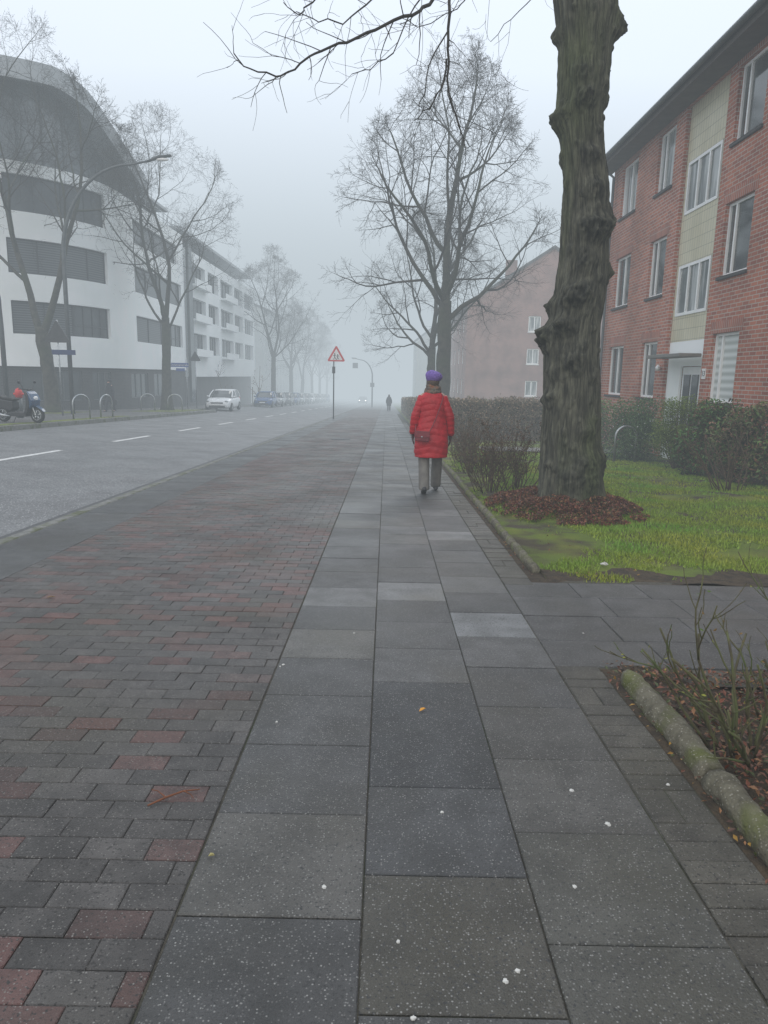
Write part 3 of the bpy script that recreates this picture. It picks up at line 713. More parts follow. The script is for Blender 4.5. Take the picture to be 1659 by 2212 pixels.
def red_house():
    X=7.1; root=empty('brick_apartment_house',(X,15,-1),0,'three storey red brick apartment house with cream tiled stairwell strip at right','house'); o=V((X,15,-1))
    P=lambda s,z,d:(X+d-o.x,s-o.y,z-o.z)
    cols_=[(21.85,23.25,[.5]),(19.15,20.3,[.68]),(14.75,15.95,[.72]),(12.1,13.3,[.5]),(9.6,10.8,[.5]),(7.2,8.3,[])]
    holes=[]; wins=[]
    for (a,b_,mu) in cols_:
        for k,z0 in enumerate((.94,3.6,6.26)):
            holes.append((a,b_,z0,z0+1.48)); wins.append((a,b_,z0,z0+1.48,mu,k))
    holes.append((16.35,18.55,-.75,7.86))
    mb=MB(); wall(mb,P,[5,24.1],-1.2,7.95,holes,.14)
    mb.quad(P(24.1,-1.5,0),P(24.1,7.95,0),P(24.1,7.95,10),P(24.1,-1.5,10)); mb.quad(P(5,-1.2,0),P(5,7.95,0),P(5,7.95,10),P(5,-1.2,10)); mb.quad(P(5,-1.2,10),P(24.1,-1.2,10),P(24.1,7.95,10),P(5,7.95,10))
    mb.add([P(24.1,7.95,0),P(24.1,7.95,10),P(24.1,12.3,5)],[(0,1,2)]); mb.add([P(5,7.95,0),P(5,7.95,10),P(5,12.3,5)],[(0,1,2)])
    mb.build('wall',m_redbrick,root)
    rr=random.Random(3)
    for (a,b_,z0,z1,mu,k) in wins:
        gm=rr.choice([m_glass,m_glass,m_glassw])
        if a==14.75: gm=m_wblind if k==0 else m_glass
        if a==21.85: gm=m_glassw if k==2 else m_glass
        window(root,P,a,b_,z0,z1,mu,gm=gm,sill=m_dkbrick,lintel=True)
    mb=MB(); wall(mb,P,[16.35,18.55],2.35,7.86,[(16.6,18.4,2.97,4.18),(16.6,18.4,5.36,6.58)],.03)
    mb.v=[(x+.10,y,z) for x,y,z in mb.v]; mb.build('tile_panel',m_tile,root)
    for z0 in (2.97,5.36): window(root,P,16.62,18.38,z0,z0+1.2,[.33,.66],dep=.12,fw=.07,gm=m_glassw,lab='wide white stairwell window in the cream tile strip')
    mb=MB(); wall(mb,P,[16.35,18.55],-1.0,2.348,[(16.6,17.75,-.55,1.75)],.05); mb.v=[(x+.10,y,z) for x,y,z in mb.v]; mb.build('entrance_wall',m_render,root)
    d=MB(); bar(d,P,16.62,17.73,-.53,1.73,.16,.2); dr=d.build('door',m_white,root)
    g=MB(); bar(g,P,16.78,17.12,-.1,1.55,.13,.158); bar(g,P,17.24,17.58,-.1,1.55,.13,.158); g.build('pane',m_glass,dr)
    h=MB(); h.tube([P(17.18,.35,.1),P(17.18,.75,.1)],.015,6,True); h.build('handle',m_steel,dr)
    c=MB(); bar(c,P,16.4,18.5,1.94,2.02,-.5,.0); c.build('canopy',m_canopy,root,bevel=.01)
    l=MB(); l.disc(P(18.75,1.72,-.08),.06,.07,.08); l.build('wall_lamp',m_signw,root,smooth=True)
    ro=MB(); prf=[(-.55,7.98),(-.55,8.12),(5,12.45),(10.5,8.12),(10.5,7.98),(5,12.3)]
    ro.loft([[P(s_,z,d_) for d_,z in prf] for s_ in (4.6,24.5)]); rf=ro.build('roof',m_tileroof,root)
    s=MB(); bar(s,P,4.6,24.5,7.86,7.978,-.52,-.003); s.build('soffit',m_soffit,root)
    gt=MB(); gt.tube([P(4.6,8.02,-.61),P(24.55,8.02,-.61)],.065,8,True); gt.build('gutter',m_pole,root,smooth=True)
    dp=MB(); dp.tube([P(23.75,7.9,-.5),P(23.75,7.6,-.12),P(23.75,-1,-.08)],.045,8); dp.build('downpipe',m_pole,root,smooth=True)
    ch=MB(); ch.box(4.2,5.2,3.0,3.7,12.2,14.2); ch.build('chimney',m_redbrick,rf)
    return root,P
rh,PR=red_house()
def text(body,size,m,parent,loc,rot,ext=.002,align='CENTER'):
    c=bpy.data.curves.new('lettering','FONT'); c.body=body; c.size=size; c.extrude=ext; c.align_x=align; c.align_y='CENTER'
    t=bpy.data.objects.new('lettering',c); COL.objects.link(t); dgp=bpy.context.evaluated_depsgraph_get(); me=bpy.data.meshes.new_from_object(t.evaluated_get(dgp))
    bpy.data.objects.remove(t); me.materials.clear(); me.materials.append(m); o=bpy.data.objects.new('lettering',me); COL.objects.link(o); o.parent=parent; o.location=loc; o.rotation_euler=rot; return o
pl=MB(); bar(pl,PR,16.08,16.26,1.45,1.68,-.02,-.003); npn=pl.build('house_number_plate',m_signw,rh)
p_=PR(16.17,1.565,-.024); text('13',.17,m_black,npn,p_,(math.pi/2,0,-math.pi/2))

def gable_house():
    Y0=64.5; root=empty('gabled_brick_house',(7,Y0,-2),0,'faded brick house with plain gable end in the mist behind the big trunk','house'); o=V((7,Y0,-2))
    P=lambda s,z,d:(s-o.x,Y0+d-o.y,z-o.z); Q=lambda s,z,d:(7+d-o.x,s-o.y,z-o.z)
    hl=[(12.4,13.5,-.15+k*2.8,1.2+k*2.8) for k in range(3)]
    mb=MB(); wall(mb,P,[7,21.6],-2.4,7.7,hl,.15); mb.add([P(7,7.7,0),P(21.6,7.7,0),P(14.3,12.5,0)],[(0,1,2)])
    hs=[]
    for k in range(3):
        for s_ in (67,70.5,74.5,78,82,85.5,89.5): hs.append((s_,s_+1.4,-.15+k*2.8,1.25+k*2.8))
    wall(mb,Q,[Y0,94],-2.6,7.7,hs,.15); mb.build('wall',m_farbrick,root)
    for h in hl: window(root,P,h[0],h[1],h[2],h[3],[.5],sill=m_white,gm=m_glassw,fw=.09)
    for h in hs: window(root,Q,h[0],h[1],h[2],h[3],[.5],fw=.09)
    ro=MB(); ro.loft([[P(s_,z,d_) for s_,z in ((6.5,7.35),(6.5,7.6),(14.3,12.75),(22.1,7.6),(22.1,7.35),(14.3,12.5))] for d_ in (-.15,30)]); rf=ro.build('roof',m_tileroof,root)
    ch=MB(); ch.box(11.2-7,12.2-7,6,6.8,12.0,14.4); ch.build('chimney',m_farbrick,rf)
gable_house()
def pale_house(lab,x0,x1,y0,y1,ze,zr,m_,rows,ncol,side):
    root=empty('pale_house',(x0,y0,gz(x0,y0)),0,lab,'house'); o=V(root.location)
    mb=MB(); P=lambda s,z,d:(s-o.x,y0+d-o.y,z-o.z); xs=x0 if side>0 else x1; Q=lambda s,z,d:(xs+d*side-o.x,s-o.y,z-o.z)
    z0=gz(0,y0)-1; hs=[]
    base=gz(0,(y0+y1)/2)+1.3
    w=(y1-y0)/ncol
    for k in range(rows):
        for c in range(ncol): hs.append((y0+w*c+w*.3,y0+w*c+w*.7,base+k*2.8,base+k*2.8+1.5))
    wall(mb,Q,[y0,y1],z0,ze,hs,.15); wall(mb,P,[x0,x1],z0,ze,[],.1)
    if zr>ze+.6: mb.add([P(x0,ze,0),P(x1,ze,0),P((x0+x1)/2,zr,0)],[(0,1,2)])
    mb.build('wall',m_,root)
    for h in hs: window(root,Q,h[0],h[1],h[2],h[3],[.5],fw=.1,gm=m_dglass)
    ro=MB(); ro.loft([[P(s_,z,d_) for s_,z in ((x0-.4,ze),(x0-.4,ze+.2),((x0+x1)/2,zr+.25),(x1+.4,ze+.2),(x1+.4,ze),((x0+x1)/2,zr))] for d_ in (-.2,y1-y0)]); ro.build('roof',m_tileroof,root)
pale_house('pale gabled house barely visible in fog right of the road end',4.2,12,104,116,6.2,9.5,m_pale,3,4,1)
pale_house('pale block fading in fog left of the road beyond the balcony building',-27,-15.8,93,112,9.3,11.5,m_pale,3,6,-1)
pale_house('last foggy house on the left behind the row of parked cars',-27,-15.8,116,150,8.3,11,m_pale,3,9,-1)

def modern():
    B0,B1,B2,B3=V((-31,35.5)),V((-20,35)),V((-15.7,38)),V((-15.7,44))
    pts=[]
    for i in range(33):
        t=i/32; pts.append(B0*(1-t)**3+B1*3*t*(1-t)**2+B2*3*t*t*(1-t)+B3*t**3)
    pts.append(V((-15.7,56.6)))
    cum=[0]
    for i in range(1,len(pts)): cum.append(cum[-1]+(pts[i]-pts[i-1]).length)
    T=cum[-1]; root=empty('curved_apartment_building',(-16,45,-1.2),0,'white modern building with rounded corner and grey swooping roof at left','building'); o=V((-16,45,-1.2))
    def ev(s):
        s=max(0,min(T,s))
        for i in range(len(cum)-1):
            if s<=cum[i+1]+1e-9:
                t=(s-cum[i])/(cum[i+1]-cum[i]); d=(pts[i+1]-pts[i]).normalized(); return pts[i].lerp(pts[i+1],t),V((-d.y,d.x)),i
        return pts[-1],V((-1,0)),0
    def nrm(s):
        a=ev(s-.4)[1]; b_=ev(s+.4)[1]; return ((a+b_)/2).normalized()
    def P(s,z,d):
        p,_,_=ev(s); n=nrm(s); return (p.x+n.x*d-o.x,p.y+n.y*d-o.y,z-o.z)
    def s_at(x,y): 
        return min((((ev(k*.1)[0]-V((x,y))).length,k*.1) for k in range(int(T*10))))[1]
    sa=s_at(-19.2,37.3); sb_=s_at(-15.85,41.9); s2=s_at(-15.7,45.7); s3=s_at(-15.7,55.8)
    sb=cum[:]+[]
    holes=[(sa,sb_,3.15,4.8),(sa,sb_,6.15,7.85),(sa,sb_,9.15,10.9),(s2,s3,3.2,4.78),(s2,s3,6.2,7.8),(s2,s3-1,9.1,10.5),(sa-6,sa-1.2,3.15,4.8),(sa-6,sa-1.2,6.15,7.85),(sa-6,sa-1.2,9.15,10.9)]
    mb=MB(); wall(mb,P,sb,1.5,11.5,holes,.3)
    mb.quad(P(T,1.5,0),P(T,11.5,0),P(T,11.5,9),P(T,1.5,9)); mb.build('wall',m_render,root)
    mb=MB(); gh=[(s_at(-15.7,44.6),s_at(-15.7,47.8),-.3,1.25),(s_at(-15.7,49),s_at(-15.7,52.5),-.3,1.25),(sa+.2,sa+3.5,-.3,1.3),(sa+4.2,sa+5.8,-.3,1.3)]
    wall(mb,lambda s,z,d:P(s,z,d+.12),sb,-1.8,1.5,gh,.15)
    mb.build('ground_floor_wall',m_dkbrick,root)
    k=MB()
    for j in range(len(sb)-1): k.quad(P(sb[j],1.5,0),P(sb[j+1],1.5,0),P(sb[j+1],1.5,.13),P(sb[j],1.5,.13))
    k.build('overhang',m_render,root)
    for h in gh: window(root,lambda s,z,d:P(s,z,d+.12),*h,[.33,.66],fm_=m_pole,gm=m_dglass,n=3)
    for i,h in enumerate(holes):
        nn=12 if i in (0,1,2,6,7,8) else 6; L_=h[1]-h[0]
        if i==0 or i==3: 
            mid=h[0]+L_*.55
            window(root,P,h[0],mid,h[2],h[3],[.5],dep=.22,fm_=m_dark,gm=m_blind,n=nn); window(root,P,mid+.01,h[1],h[2],h[3],[.25,.5,.75],dep=.22,fm_=m_dark,gm=m_dglass,n=nn,trans=.35)
        else: window(root,P,*h,[.25,.5,.75],dep=.22,fm_=m_dark,gm=m_blind if i%2 else m_dglass,n=nn)
    def zr(y):
        K=[(30,15.6),(37,16.0),(39,16.2),(40.3,15.8),(42,14.7),(43.5,14.0),(46,13.5),(48,13.0)]
        for i in range(len(K)-1):
            if y<=K[i+1][0]: 
                t=(y-K[i][0])/(K[i+1][0]-K[i][0]); return K[i][1]*(1-t)+K[i+1][1]*t
        return K[-1][1]
    se=s_at(-15.7,46.8); q=[k for k in cum if k<se-.3]+[se-3,se-2,se-1,se]; q=sorted(set(q))
    g=MB()
    for j in range(len(q)-1):
        a,b_=q[j],q[j+1]; ya,yb=ev(a)[0].y,ev(b_)[0].y
        g.quad(P(a,11.2,1.0),P(b_,11.2,1.0),P(b_,zr(yb)-.5,1.0),P(a,zr(ya)-.5,1.0))
    g.quad(P(se,11.2,1),P(se,zr(46.8)-.4,1),P(se,zr(46.8)-.4,9),P(se,11.2,9))
    g.build('penthouse_glazing',m_pglass,root)
    for j in range(0,len(q),3):
        a=q[j]; mu=MB(); mu.tube([P(a,11.2,.95),P(a,zr(ev(a)[0].y)-.45,.95)],.05,4); mu.build('glazing_bar',m_pole,root)
    ro=MB(); rings=[]
    for s_ in q+[se+.6]:
        y=ev(s_)[0].y+(0 if s_<=se else .6); z=zr(y); 
        rings.append([P(s_,z-.95,-.5),P(s_,z-.05,-.55),P(s_,z+.25,1.5),P(s_,z+.5,4),P(s_,z+.4,8),P(s_,z-.3,8),P(s_,z-.4,2)])
    ro.loft(rings); ro.build('roof',m_roofm,root)
    t=MB(); t.box(-20-o.x,-17.6-o.x,47.5-o.y,56.5-o.y,11.2-o.z,13.2-o.z); t.build('setback_storey',m_dglass,root)
    t=MB(); t.box(-21-o.x,-16.8-o.x,47.2-o.y,56.9-o.y,13.203-o.z,13.4-o.z); t.build('setback_roof',m_roofm,root)
    t=MB()
    for z in (11.9,12.3): t.tube([(-15.9-o.x,47-o.y,z-o.z),(-15.9-o.x,56.4-o.y,z-o.z)],.025,4)
    for k in range(11): t.tube([(-15.9-o.x,47+.94*k-o.y,11.4-o.z),(-15.9-o.x,47+.94*k-o.y,12.3-o.z)],.02,4)
    t.build('railing',m_steel,root)
modern()
def balcony_block():
    X=-15.9; y0,y1=58.0,87; root=empty('balcony_apartment_building',(X,y0,gz(X,y0)),0,'white apartment building with balconies and flat roof beyond the curved one','building'); o=V(root.location)
    P=lambda s,z,d:(X-d-o.x,s-o.y,z-o.z); holes=[]
    for k,z0 in enumerate((2.9,5.7,8.4)):
        for (a,b_) in ((58.8,64.0),(65,68.8),(69.8,75.2),(76,80.2),(81.2,86.2)): holes.append((a,b_,z0,z0+1.65))
    mb=MB(); wall(mb,P,[y0,y1],1.0,10.9,holes,.5); mb.quad(P(y0,1,0),P(y0,10.9,0),P(y0,10.9,9),P(y0,1,9)); mb.build('wall',m_render,root)
    mb=MB(); wall(mb,lambda s,z,d:P(s,z,d+.5),[y0,y1],-2.9,1.0,[],.1); mb.quad(P(y0,1,0),P(y1,1,0),P(y1,1,.6),P(y0,1,.6)); mb.build('ground_floor_wall',m_dkbrick,root)
    for h in holes:
        window(root,P,*h,[.25,.5,.75],dep=.42,fm_=m_dark,gm=m_dglass)
        if h[0] in (58.8,69.8):
            b_=MB(); bar(b_,P,h[0]-.1,h[1]+.1,h[2]-.25,h[2]+.35,-.55,-.5); bar(b_,P,h[0]-.1,h[1]+.1,h[2]-.25,h[2]-.1,-.499,-.003); b_.build('balcony',m_render,root)
    r=MB(); bar(r,P,y0+1,y1-1,10.9,12.3,1.8,9); r.build('setback_storey',m_dglass,root)
    r=MB(); bar(r,P,y0+.3,y1+.4,12.303,12.55,.4,10); r.build('roof',m_roofm,root)
    r=MB(); r.box(X+.3-o.x,X+.5-o.x,56.9-o.y,58-o.y,-1-o.z,11-o.z); r.build('stair_tower_glazing',m_dglass,root)
balcony_block()

# ------------------------------------------------ people
def skinbody(name,verts,edges,rads,m_,parent,sub=2):
    bm=bmesh.new(); ly=bm.verts.layers.skin.verify(); vs=[bm.verts.new(v) for v in verts]
    for v,r in zip(vs,rads): v[ly].radius=(r,r)
    vs[0][ly].use_root=True
    for a,b_ in edges: bm.edges.new((vs[a],vs[b_]))
    me=bpy.data.meshes.new(name); bm.to_mesh(me); bm.free(); me.materials.append(m_)
    o=bpy.data.objects.new(name,me); COL.objects.link(o); o.parent=parent
    k=o.modifiers.new('skin','SKIN'); k.use_smooth_shade=True
    k=o.modifiers.new('sub','SUBSURF'); k.levels=sub; k.render_levels=sub
    return o
m_skin=mat('skin',(.45,.27,.2),(.40,.23,.17),scale=8,rough=.6)
m_glove=mat('dark_glove',(.045,.018,.018),(.06,.028,.025),scale=30,rough=.7)
m_hair=mat('hair',(.07,.045,.035),(.12,.085,.06),scale=60,rough=.7)
def person(lab,x,y,rz,sc,coatc,trous,hatc,scarfc,woman=True):
    root=empty('person',(x,y,gz(x,y)),rz,lab,'person'); root.scale=(sc,)*3
    LA=V((-.095,-.24,.10)); RA=V((.10,.26,.075)); LK=V((-.10,-.02,.50)); RK=V((.10,.16,.49)); LH=V((-.09,0,.88)); RH=V((.09,0,.88))
    SL=V((-.155,0,1.365)); SR=V((.155,0,1.365)); EL=V((-.24,-.03,1.09)); ER=V((.25,-.05,1.09)); WL=V((-.262,.06,.85)); WR=V((.272,.03,.84))
    vv=[(0,0,.93),(0,0,1.1),(0,0,1.27),(0,0,1.41),(0,.01,1.47),(0,.03,1.535),(0,.025,1.60),(0,.02,1.655),
        LH,LK,LA,LA+V((0,.12,-.06)),RH,RK,RA,RA+V((0,.13,-.03)),SL,EL,WL,SR,ER,WR,(0,.115,1.565)]
    rd=[.11,.10,.115,.06,.05,.068,.085,.07,.085,.055,.036,.03,.085,.055,.036,.03,.05,.038,.026,.05,.038,.026,.014]
    ed=[(0,1),(1,2),(2,3),(3,4),(4,5),(5,6),(6,7),(0,8),(8,9),(9,10),(10,11),(0,12),(12,13),(13,14),(14,15),(3,16),(16,17),(17,18),(3,19),(19,20),(20,21),(5,22)]
    skinbody('body',vv,ed,rd,m_skin,root)
    for W_,s_ in ((WL,-1),(WR,1)):
        gv=[W_+V((0,0,.03)),W_,W_+V((0,.01,-.045)),W_+V((0,.015,-.075))]; gr=[.027,.024,.026,.024]; ge=[(0,1),(1,2),(2,3)]
        for i,(oy,ln) in enumerate(((.03,.065),(.012,.075),(-.006,.07),(-.024,.055))):
            b0=len(gv); gv+= [W_+V((0,oy,-.095)),W_+V((-s_*.006,oy+.008,-.095-ln*.5)),W_+V((-s_*.022,oy+.012,-.095-ln))]; gr+=[.010,.009,.0075]; ge+=[(3,b0),(b0,b0+1),(b0+1,b0+2)]
        b0=len(gv); gv+=[W_+V((-s_*.008,.045,-.05)),W_+V((-s_*.012,.06,-.085))]; gr+=[.011,.009]; ge+=[(2,b0),(b0,b0+1)]
        skinbody('glove',gv,ge,gr,m_glove,root,1)
    for H_,K,A in ((LH,LK,LA),(RH,RK,RA)):
        mb=MB(); pts=[];rad=[]
        for i in range(21):
            t=i/20
            if t<.5: p=H_.lerp(K,t*2); r=.105-.02*t*2
            else: p=K.lerp(A+V((0,0,-.035)),(t-.5)*2); r=.085-.005*(t-.5)*2
            p=p+V((0,.012*math.sin(t*3.1),0)); pts.append(p); rad.append(r*(1+.05*noise.noise(V((t*9,H_.x*20,0)))))
        n=20; rings=[]
        for p,r in zip(pts,rad): rings.append([p+V((math.cos(a)*r*.95,math.sin(a)*r*1.05,0))*(1+.07*noise.noise(V((math.cos(a)*2,math.sin(a)*2,p.z*9)))) for a in [2*math.pi*j/n for j in range(n)]])
        mb.loft(rings); mb.build('trouser_leg',trous,root,smooth=True,sub=1)
    for A,pt in ((LA,-.35),(RA,.10)):
        mb=MB(); rings=[]
        for (yy,w,h) in ((-.085,.02,.03),(-.07,.034,.07),(-.02,.038,.085),(.05,.042,.06),(.12,.044,.042),(.165,.034,.03),(.185,.015,.018)):
            lift=(max(0,-yy+.12)*math.sin(-pt) if pt<0 else max(0,yy+.08)*math.sin(pt)*.6)
            rings.append([V((A.x+w*math.cos(a),A.y+yy*math.cos(pt),h*.5*(1+math.sin(a))+lift)) for a in [2*math.pi*j/12 for j in range(12)]])
        mb.loft(rings); mb.build('shoe',m_rubberpl,root,smooth=True,sub=1)
    def coatring(z,hx,hy,cy,n=72,quilt=True):
        ring=[]
        for j in range(n):
            a=2*math.pi*j/n; c_,s_=math.cos(a),math.sin(a)
            ph=(z+.05*abs(c_)**1.3+.007*noise.noise(V((c_*2,s_*2,z*5))))/.085
            f=abs(math.sin(math.pi*ph)); q=.008*(f**.5)-.004 if quilt else 0
            q+=.008*noise.noise(V((c_*6,s_*6,z*14)))+.003*noise.noise(V((c_*22,s_*22,z*40)))
            e=.86; sx=math.copysign(abs(c_)**e,c_); sy=math.copysign(abs(s_)**e,s_)
            ring.append(V(((hx+q)*sx,(hy+q)*sy+cy,z)))
        return ring
    pr=[(.515,.20,.16,0),(.52,.232,.18,0),(.6,.236,.182,0),(.75,.234,.178,-.005),(.9,.222,.168,-.008),(1.0,.204,.155,-.004),(1.1,.190,.143,0),(1.2,.190,.14,.0),(1.3,.194,.135,0),(1.36,.182,.12,0),(1.40,.145,.10,0),(1.435,.10,.085,.005),(1.47,.078,.072,.01)]
    rings=[]; N_=120
    for i in range(N_+1):
        z=.515+(1.47-.515)*i/N_
        for k in range(len(pr)-1):
            if z<=pr[k+1][0]+1e-9:
                t=(z-pr[k][0])/(pr[k+1][0]-pr[k][0]); q=[pr[k][m__]*(1-t)+pr[k+1][m__]*t for m__ in (1,2,3)]; break
        rings.append(coatring(z,*q,quilt=woman))
    mb=MB(); mb.loft(rings); mb.build('coat',coatc,root,smooth=True)
    for (S_,E_,W_,s_) in ((SL,EL,WL,-1),(SR,ER,WR,1)):
        mb=MB(); rings=[]; n=28; M_=60
        for i in range(M_+1):
            t=i/M_; S2=S_+V((-s_*.03,0,.005))
            if t<.5: p=S2.lerp(E_,t*2)
            else: p=E_.lerp(W_+V((0,0,-.02)),(t-.5)*2)
            bl=math.exp(-((t-.5)/.12)**2); mid=(S2.lerp(E_,.8)+E_.lerp(W_,.2))*.5; p=p.lerp(mid,bl*.35)
            r=.080-.022*t; r*=1 if t<.96 else .82
            q=(.008*abs(math.sin(math.pi*t*8))**.5-.004) if woman else 0
            rings.append([p+V((math.cos(a)*(r+q)*.9,math.sin(a)*(r+q)*1.02,.25*s_*math.cos(a)*r*(1-t))) for a in [2*math.pi*j/n for j in range(n)]])
        mb.loft(rings); mb.build('sleeve',coatc,root,smooth=True)
    if scarfc:
        mb=MB()
        for (zc_,r_,th_,tl) in ((1.435,.092,.034,.0),(1.472,.084,.034,.25),(1.505,.074,.028,-.2)):
            pts=[V((math.cos(a)*r_,math.sin(a)*r_*.9+.01,zc_+tl*.05*math.cos(a)+.006*math.sin(a*5))) for a in [2*math.pi*j/24 for j in range(25)]]
            mb.tube(pts,[th_*(1+.15*noise.noise(V((j*.5,zc_*9,0)))) for j in range(25)],10)
        mb.build('scarf',scarfc,root,smooth=True)
    mb=MB(); mb.disc((0,.005,1.575),.088,.098,.095,20,10); mb.build('hair',m_hair,root,smooth=True)
    if hatc:
        mb=MB(); rings=[]
        for (z,r_) in ((1.575,.093),(1.60,.102),(1.625,.117),(1.655,.123),(1.685,.113),(1.708,.09),(1.722,.055),(1.727,.012)):
            rings.append([V((math.cos(a)*r_*(1+.03*math.sin(a*5+z*40))+(.008 if z>1.62 else 0),math.sin(a)*r_*1.03+.01,z+.012*math.cos(a-2.6)*(1 if z>1.6 else .3))) for a in [2*math.pi*j/28 for j in range(28)]])
        mb.loft(rings); mb.build('hat',hatc,root,smooth=True,sub=1)
    return root
m_coat=mat('red_coat',(.50,.005,.015),(.36,.004,.011),scale=5,rough=.45,bump=.3,bscale=45,spec=.35)
m_trous=mat('grey_trousers',(.19,.18,.16),(.13,.12,.11),scale=9,rough=.9,bump=.4,bscale=50)
m_scarf=mat('patterned_scarf',(.20,.165,.13),(.07,.06,.055),scale=26,rough=.95,bump=.7,bscale=90,c3=(.26,.11,.06),s3=18)
m_beret=mat('purple_hat',(.22,.14,.46),(.14,.09,.32),scale=30,rough=.95,bump=.6,bscale=120)
m_bag=mat('maroon_leather',(.20,.018,.028),(.14,.014,.022),scale=14,rough=.4,bump=.2,bscale=60)
person('woman in long red quilted coat and purple hat walking away on the slabs',.67,10.35,0,1.025,m_coat,m_trous,m_beret,m_scarf)
bx,by=.67-.15,10.35-.235; bz=gz(.67,10.35)
root=empty('handbag',(bx,by,bz+.78),math.radians(-6),'dark red leather shoulder bag on the left hip of the woman in red','handbag')
mb=MB(); mb.prism([(-.105,-.0),(.105,-.01),(.11,.125),(-.10,.135)],'y',-.03,.03); mb.build('bag_body',m_bag,root,bevel=.015)
mb=MB(); mb.prism([(-.108,.06),(0,.045),(.113,.055),(.113,.14),(-.103,.148)],'y',-.040,-.0305); mb.build('flap',m_bag,root,bevel=.004)
mb=MB(); mb.disc((0,-.046,.062),.012,.006,.012,10,6); mb.build('clasp',m_steel,root)
mb=MB(); st_=[(.095,.0,.12),(.14,.02,.2),(.19,.05,.33),(.235,.07,.46),(.27,.09,.575),(.275,.13,.64),(.26,.2,.665),(.23,.29,.66)]
mb.tube(st_,.007,6); mb.tube([(-.09,0,.12),(-.10,.06,.18),(-.10,.2,.25)],.007,6); mb.build('strap',m_bag,root,smooth=True)
m_dcoat=mat('dark_coat',(.02,.023,.03),(.035,.038,.045),scale=8,rough=.8,bump=.3,bscale=40)
m_dtr=mat('dark_trousers',(.03,.032,.04),(.045,.045,.05),scale=8,rough=.85)
person('pedestrian in dark coat walking away far down the slab pavement',.28,73,0,1.0,m_dcoat,m_dtr,None,m_dcoat,woman=False)
px_,py_=-14.35,37.2
person('pedestrian in dark coat and cap walking on the left pavement carrying bags',px_,py_,math.radians(160),.97,m_dcoat,m_dtr,m_dcoat,m_dcoat,woman=False)
for s_,lab in ((-1,'dark shopping bag in the hand of the pedestrian on the left pavement, left one'),(1,'dark shopping bag in the hand of the pedestrian on the left pavement, right one')):
    cx,cy=px_+s_*.27,py_-.05; mb=MB(); mb.prism([(-.10,0),(.10,0),(.12,.30),(-.12,.30)],'x',-.09,.09)
    root=empty('shopping_bag',(cx,cy,gz(cx,cy)+.34),.3,lab,'bag'); mb.build('bag_body',m_rubberpl,root,bevel=.02); h=MB(); h.tube([(0,-.06,.29),(0,-.03,.38),(0,.03,.38),(0,.06,.29)],.008,5); h.build('handle',m_rubberpl,root)

# ------------------------------------------------ scooter
def wheel(parent,x,y,z,r,w,name='wheel',spk=5):
    mb=MB(); rings=[]
    for (rr_,yy) in ((r*.66,-w*.42),(r*.85,-w*.5),(r*.97,-w*.32),(r,0),(r*.97,w*.32),(r*.85,w*.5),(r*.66,w*.42)):
        rings.append([(x+math.cos(a)*rr_,y+yy,z+math.sin(a)*rr_) for a in [2*math.pi*j/28 for j in range(28)]])
    mb.loft(rings,cap=False); t=mb.build(name,m_tyre,parent,smooth=True)
    mb=MB()
    for yy in (-w*.36,w*.36):
        for k in range(spk):
            a=2*math.pi*k/spk+.3; c_,s_=math.cos(a),math.sin(a); mb.tube([(x+c_*r*.1,y+yy,z+s_*r*.1),(x+c_*r*.62,y+yy,z+s_*r*.62)],[r*.12,r*.08],6,True)
        mb.tube([(x+math.cos(a)*r*.64,y+yy,z+math.sin(a)*r*.64) for a in [2*math.pi*j/24 for j in range(25)]],r*.05,6)
    mb.tube([(x,y-w*.4,z),(x,y+w*.4,z)],r*.2,10,True); mb.build('rim',m_steel,t,smooth=True)
